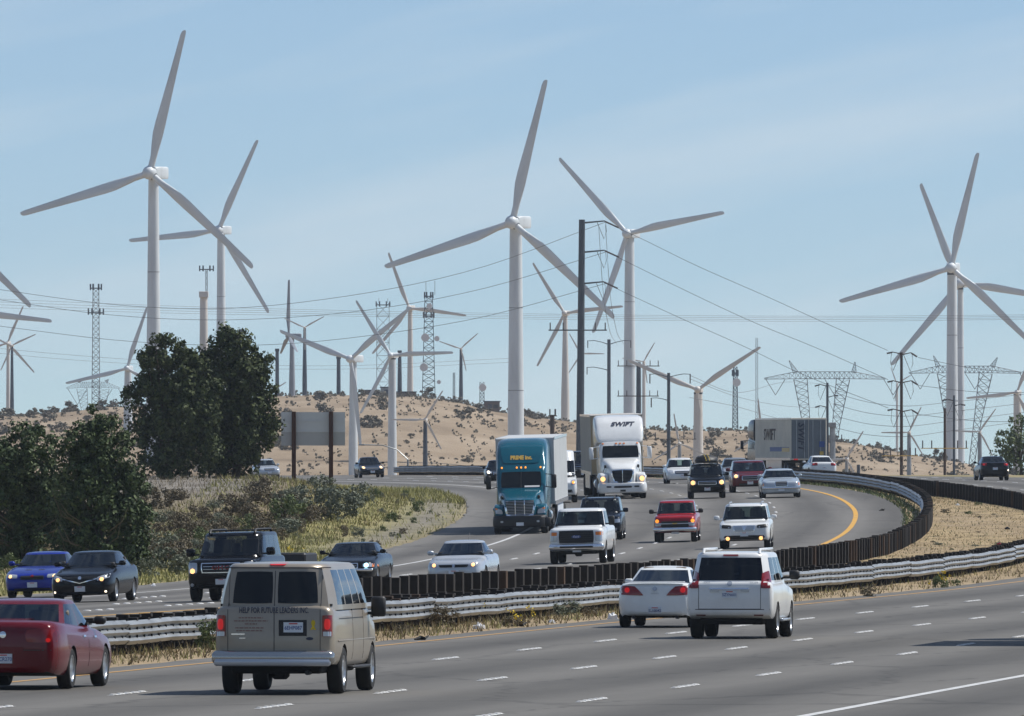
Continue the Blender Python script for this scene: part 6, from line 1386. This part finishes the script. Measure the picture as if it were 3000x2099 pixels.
# the skyline and the smallest bushes of the hillside, too many to count
V = []; F = []; BX = []
for i in range(3200):
    Y = rs.uniform(1650, 2640) if i < 2500 else rs.uniform(2560, 2660); X = (rs.uniform(-60, 3060) - CX) * Y / FPX; w = rs.uniform(.45, 1.7) if i < 2500 else rs.uniform(.7, 2.4)
    me = SH['desert'][i % 6]; a = np.empty(len(me.vertices) * 3, np.float32); me.vertices.foreach_get('co', a); a = a.reshape(-1, 3)[: 4 * 110] * w
    V.append(a + np.array([X, Y, 0])); BX.append((X, Y, len(a)))
V = np.concatenate(V); BX = np.array(BX); V[:, 2] += np.repeat(zg(BX[:, 0], BX[:, 1]) - .04, BX[:, 2].astype(int)); F = np.arange(len(V)).reshape(-1, 4); o = obj('desert_scrub', quick_mesh('desert_scrub', V, F, 'leaf_desert')); tag(o, 'fine dark scrub dotted over the sandy hill and its crest', 'scrub', kind='stuff')
# grass
def grass(name, label, m, n, pick, h, wd, seed):
    rg = np.random.default_rng(seed); X, Y = pick(rg, n); Z = zg(X, Y)
    n = len(X); hh = rg.uniform(*h, n); a = rg.uniform(0, 6.28, n); w = rg.uniform(.5, 1, n) * wd; lx, ly = rg.normal(0, .45, n) * hh, rg.normal(0, .45, n) * hh
    A = np.stack([X - np.cos(a) * w, Y - np.sin(a) * w, Z - .03], 1); B = np.stack([X + np.cos(a) * w, Y + np.sin(a) * w, Z - .03], 1); C = np.stack([X + lx, Y + ly, Z + hh], 1)
    V = np.stack([A, B, C], 1).reshape(-1, 3); o = obj(name, quick_mesh(name, V, np.arange(3 * n).reshape(-1, 3), m)); tag(o, label, 'grass', kind='stuff')
def pick_verge(rg, n):
    Y = rg.uniform(380, 760, n); d_ = rg.uniform(0, 1, n) ** 1.4 * 12 + .1; ok = ~((d_ < 3.0 + 1.0 * wob(Y * 0, Y, 30, 6)) & (Y > 520) & (Y < 655) & (rg.uniform(0, 1, n) < .88)); X = edge1(Y) - d_; return X[ok], Y[ok]
def pick_bank(rg, n):
    Y = rg.uniform(380, 700, n); X = edge1(Y) - 3 - rg.uniform(0, 22, n); return X, Y
def pick_median(rg, n):
    Y = rg.uniform(335, 680, n); t = rg.uniform(0, 1, n); a, b = bar1(Y) + .45, bar2(Y) - .5; X = a + (b - a) * t; ok = b > a; return X[ok], Y[ok]
def pick_strip(rg, n):
    Y = rg.uniform(205, 470, n); X = bar2(Y) + rg.uniform(-.9, 2.1, n) ; ok = wob(X, Y, 6, 4) + rg.uniform(-.6, .6, n) - np.clip((Y - 310) / 60, 0, 1) * .55 > -.2; return X[ok], Y[ok]
def pick_rail1(rg, n):
    Y = rg.uniform(560, 860, n); X = bar1(Y) - rg.uniform(.0, .95, n); return X, Y
grass('verge_grass', 'yellow green grass on the verge inside the curve', 'grass_yellow', 26000, pick_verge, (.08, .34), .035, 1)
grass('bank_grass', 'dry brown grass covering the left bank', 'grass_dry', 30000, pick_bank, (.08, .32), .022, 2)
grass('median_straw', 'golden straw covering the median between the guard rails', 'grass_straw', 14000, pick_median, (.015, .06), .03, 3)
grass('median_weeds', 'sparse green weeds on the median between the guard rails', 'leaf_green', 2200, pick_median, (.04, .14), .03, 4)
grass('roadside_weeds', 'dry weeds along the foot of the silver guard rail', 'grass_dry', 15000, pick_strip, (.05, .26), .02, 5)
grass('roadside_green', 'yellow green weeds under the silver guard rail', 'grass_yellow', 7000, pick_strip, (.05, .2), .02, 6)
grass('rail_foot_grass', 'dark grass strip at the foot of the far guard rail', 'leaf_green', 3000, pick_rail1, (.06, .2), .04, 7)
for px, py, w, kd, lb, hs in [(612, 1905, 105, 'green', 'tall green weed in front of the silver rail, left of the tan van', 1.25), (1290, 1838, 120, 'brown', 'brown tumbleweed against the silver rail right of the tan van', .8), (1180, 1858, 60, 'brown', 'low brown weed beside the tan van', .7), (2756, 1722, 58, 'green', 'green weed with yellow flowers under the silver rail at right', 1.1), (2545, 1748, 60, 'brown', 'dry weed tuft under the silver rail right of the white SUV', .8),
        (1660, 1812, 95, 'sage', 'pale weed clump at the silver rail left of the white coupe', .8), (1500, 1836, 80, 'brown', 'dry weed clump below the silver rail at centre', .6), (1735, 1806, 60, 'brown', 'dry weed clump touching the white coupe', .7), (2800, 1716, 34, 'green', 'small green weed right of the flowering one under the rail', .8)]:
    g = ground_at(px, py); shrub(g, w * g.y / FPX, kd, lb, None, rs, hs, 'roadside_weed')
def flowers(px, py, w, label):
    g = ground_at(px, py); rg = np.random.default_rng(int(px)); cl = np.stack([g.x + rg.normal(0, w, 8), g.y + rg.normal(0, w, 8), g.z + rg.uniform(.15, .5, 8), np.full(8, .07)], 1); V, F = leaves(cl, 8, .03, rg)
    o = obj('yellow_flowers', quick_mesh('yellow_flowers', V, F, 'flower_yellow')); tag(o, label, 'flowers')
flowers(858, 1640, .35, 'yellow flowers beside the large black SUV'); flowers(1300, 1830, .4, 'yellow flowers at the brown tumbleweed by the silver rail'); flowers(2752, 1724, .15, 'yellow flowers under the silver rail at right'); flowers(1530, 1838, .2, 'yellow flowers below the silver rail at centre')
# litter
def bag(px, py, w, label, m='litter', name='plastic_bag'):
    g = ground_at(px, py); s = w * g.y / FPX / 2; rg = random.Random(int(px * 7 + py)); v = []; f = []; n, mm = 9, 5
    for j in range(mm + 1):
        for i in range(n):
            a = 2 * math.pi * i / n; t = (j / mm) * math.pi / 2; q = rg.uniform(.65, 1.25); v.append((s * q * math.cos(a) * math.cos(t), s * q * math.sin(a) * math.cos(t), s * 1.1 * math.sin(t) * q - .02))
    for j in range(mm):
        for i in range(n): f.append((j * n + i, j * n + (i + 1) % n, (j + 1) * n + (i + 1) % n, (j + 1) * n + i))
    o = obj(name, mesh(name, v, f, m, 30), None, g); tag(o, label, 'litter')
bag(1402, 1843, 36, 'white plastic bag caught below the silver rail at centre'); bag(1617, 1826, 22, 'small white bag on the verge below the silver rail'); bag(1795, 1812, 34, 'crumpled white bag beside the white coupe'); bag(2806, 1482, 14, 'white scrap on the upper median'); bag(2692, 1576, 16, 'white scrap on the median beside the dark timber barrier'); bag(2952, 1552, 16, 'dark stone on the median at the right edge', 'tyre', 'stone')
bag(2690, 1548, 14, 'pale scrap above the other one beside the timber barrier'); bag(450, 1718, 16, 'white litter on the verge behind the black sedan at left'); bag(1115, 1500, 14, 'white litter among the verge bushes'); bag(2928, 1602, 24, 'dark red rag by the rail at the right edge', 'tail_red', 'rag')
def strips():
    for px, py, w, lb in [(1235, 1876, 40, 'torn black tyre strip on the shoulder near the tan van'), (1520, 1836, 46, 'torn black tyre strip on the shoulder at centre'), (2585, 1497, 18, 'small dark tyre scrap on the shoulder of the curve')]:
        g = ground_at(px, py); s = w * g.y / FPX; b = MB(); b.tube([(-s / 2, 0, .02), (-s * .1, .2, .05), (s * .2, .1, .03), (s / 2, .5, .09)], [.02, .05, .04, .015], 5); o = b.build('tyre_strip', 'tyre', None, None, g); tag(o, lb, 'tyre scrap')
strips()
# ---------------------------------------------------------------- desert haze
hz = MB().box(-2600, 2600, -450, 4950, -14, 96).build('haze', mat('haze_tmp', (1, 1, 1)), None)
hm = bpy.data.materials.new('haze_air'); hm.use_nodes = True; nt = hm.node_tree
for n in list(nt.nodes): nt.nodes.remove(n)
ho = nt.nodes.new('ShaderNodeOutputMaterial'); hv = nt.nodes.new('ShaderNodeVolumePrincipled'); hv.inputs['Color'].default_value = (0.78, 0.88, 1.0, 1); hv.inputs['Density'].default_value = 0.00005; hv.inputs['Anisotropy'].default_value = 0.1
nt.links.new(hv.outputs[0], ho.inputs['Volume']); hz.data.materials.clear(); hz.data.materials.append(hm); hz['kind'] = 'stuff'; hz['label'] = 'thin pale desert haze between camera and hills'; hz['category'] = 'haze'
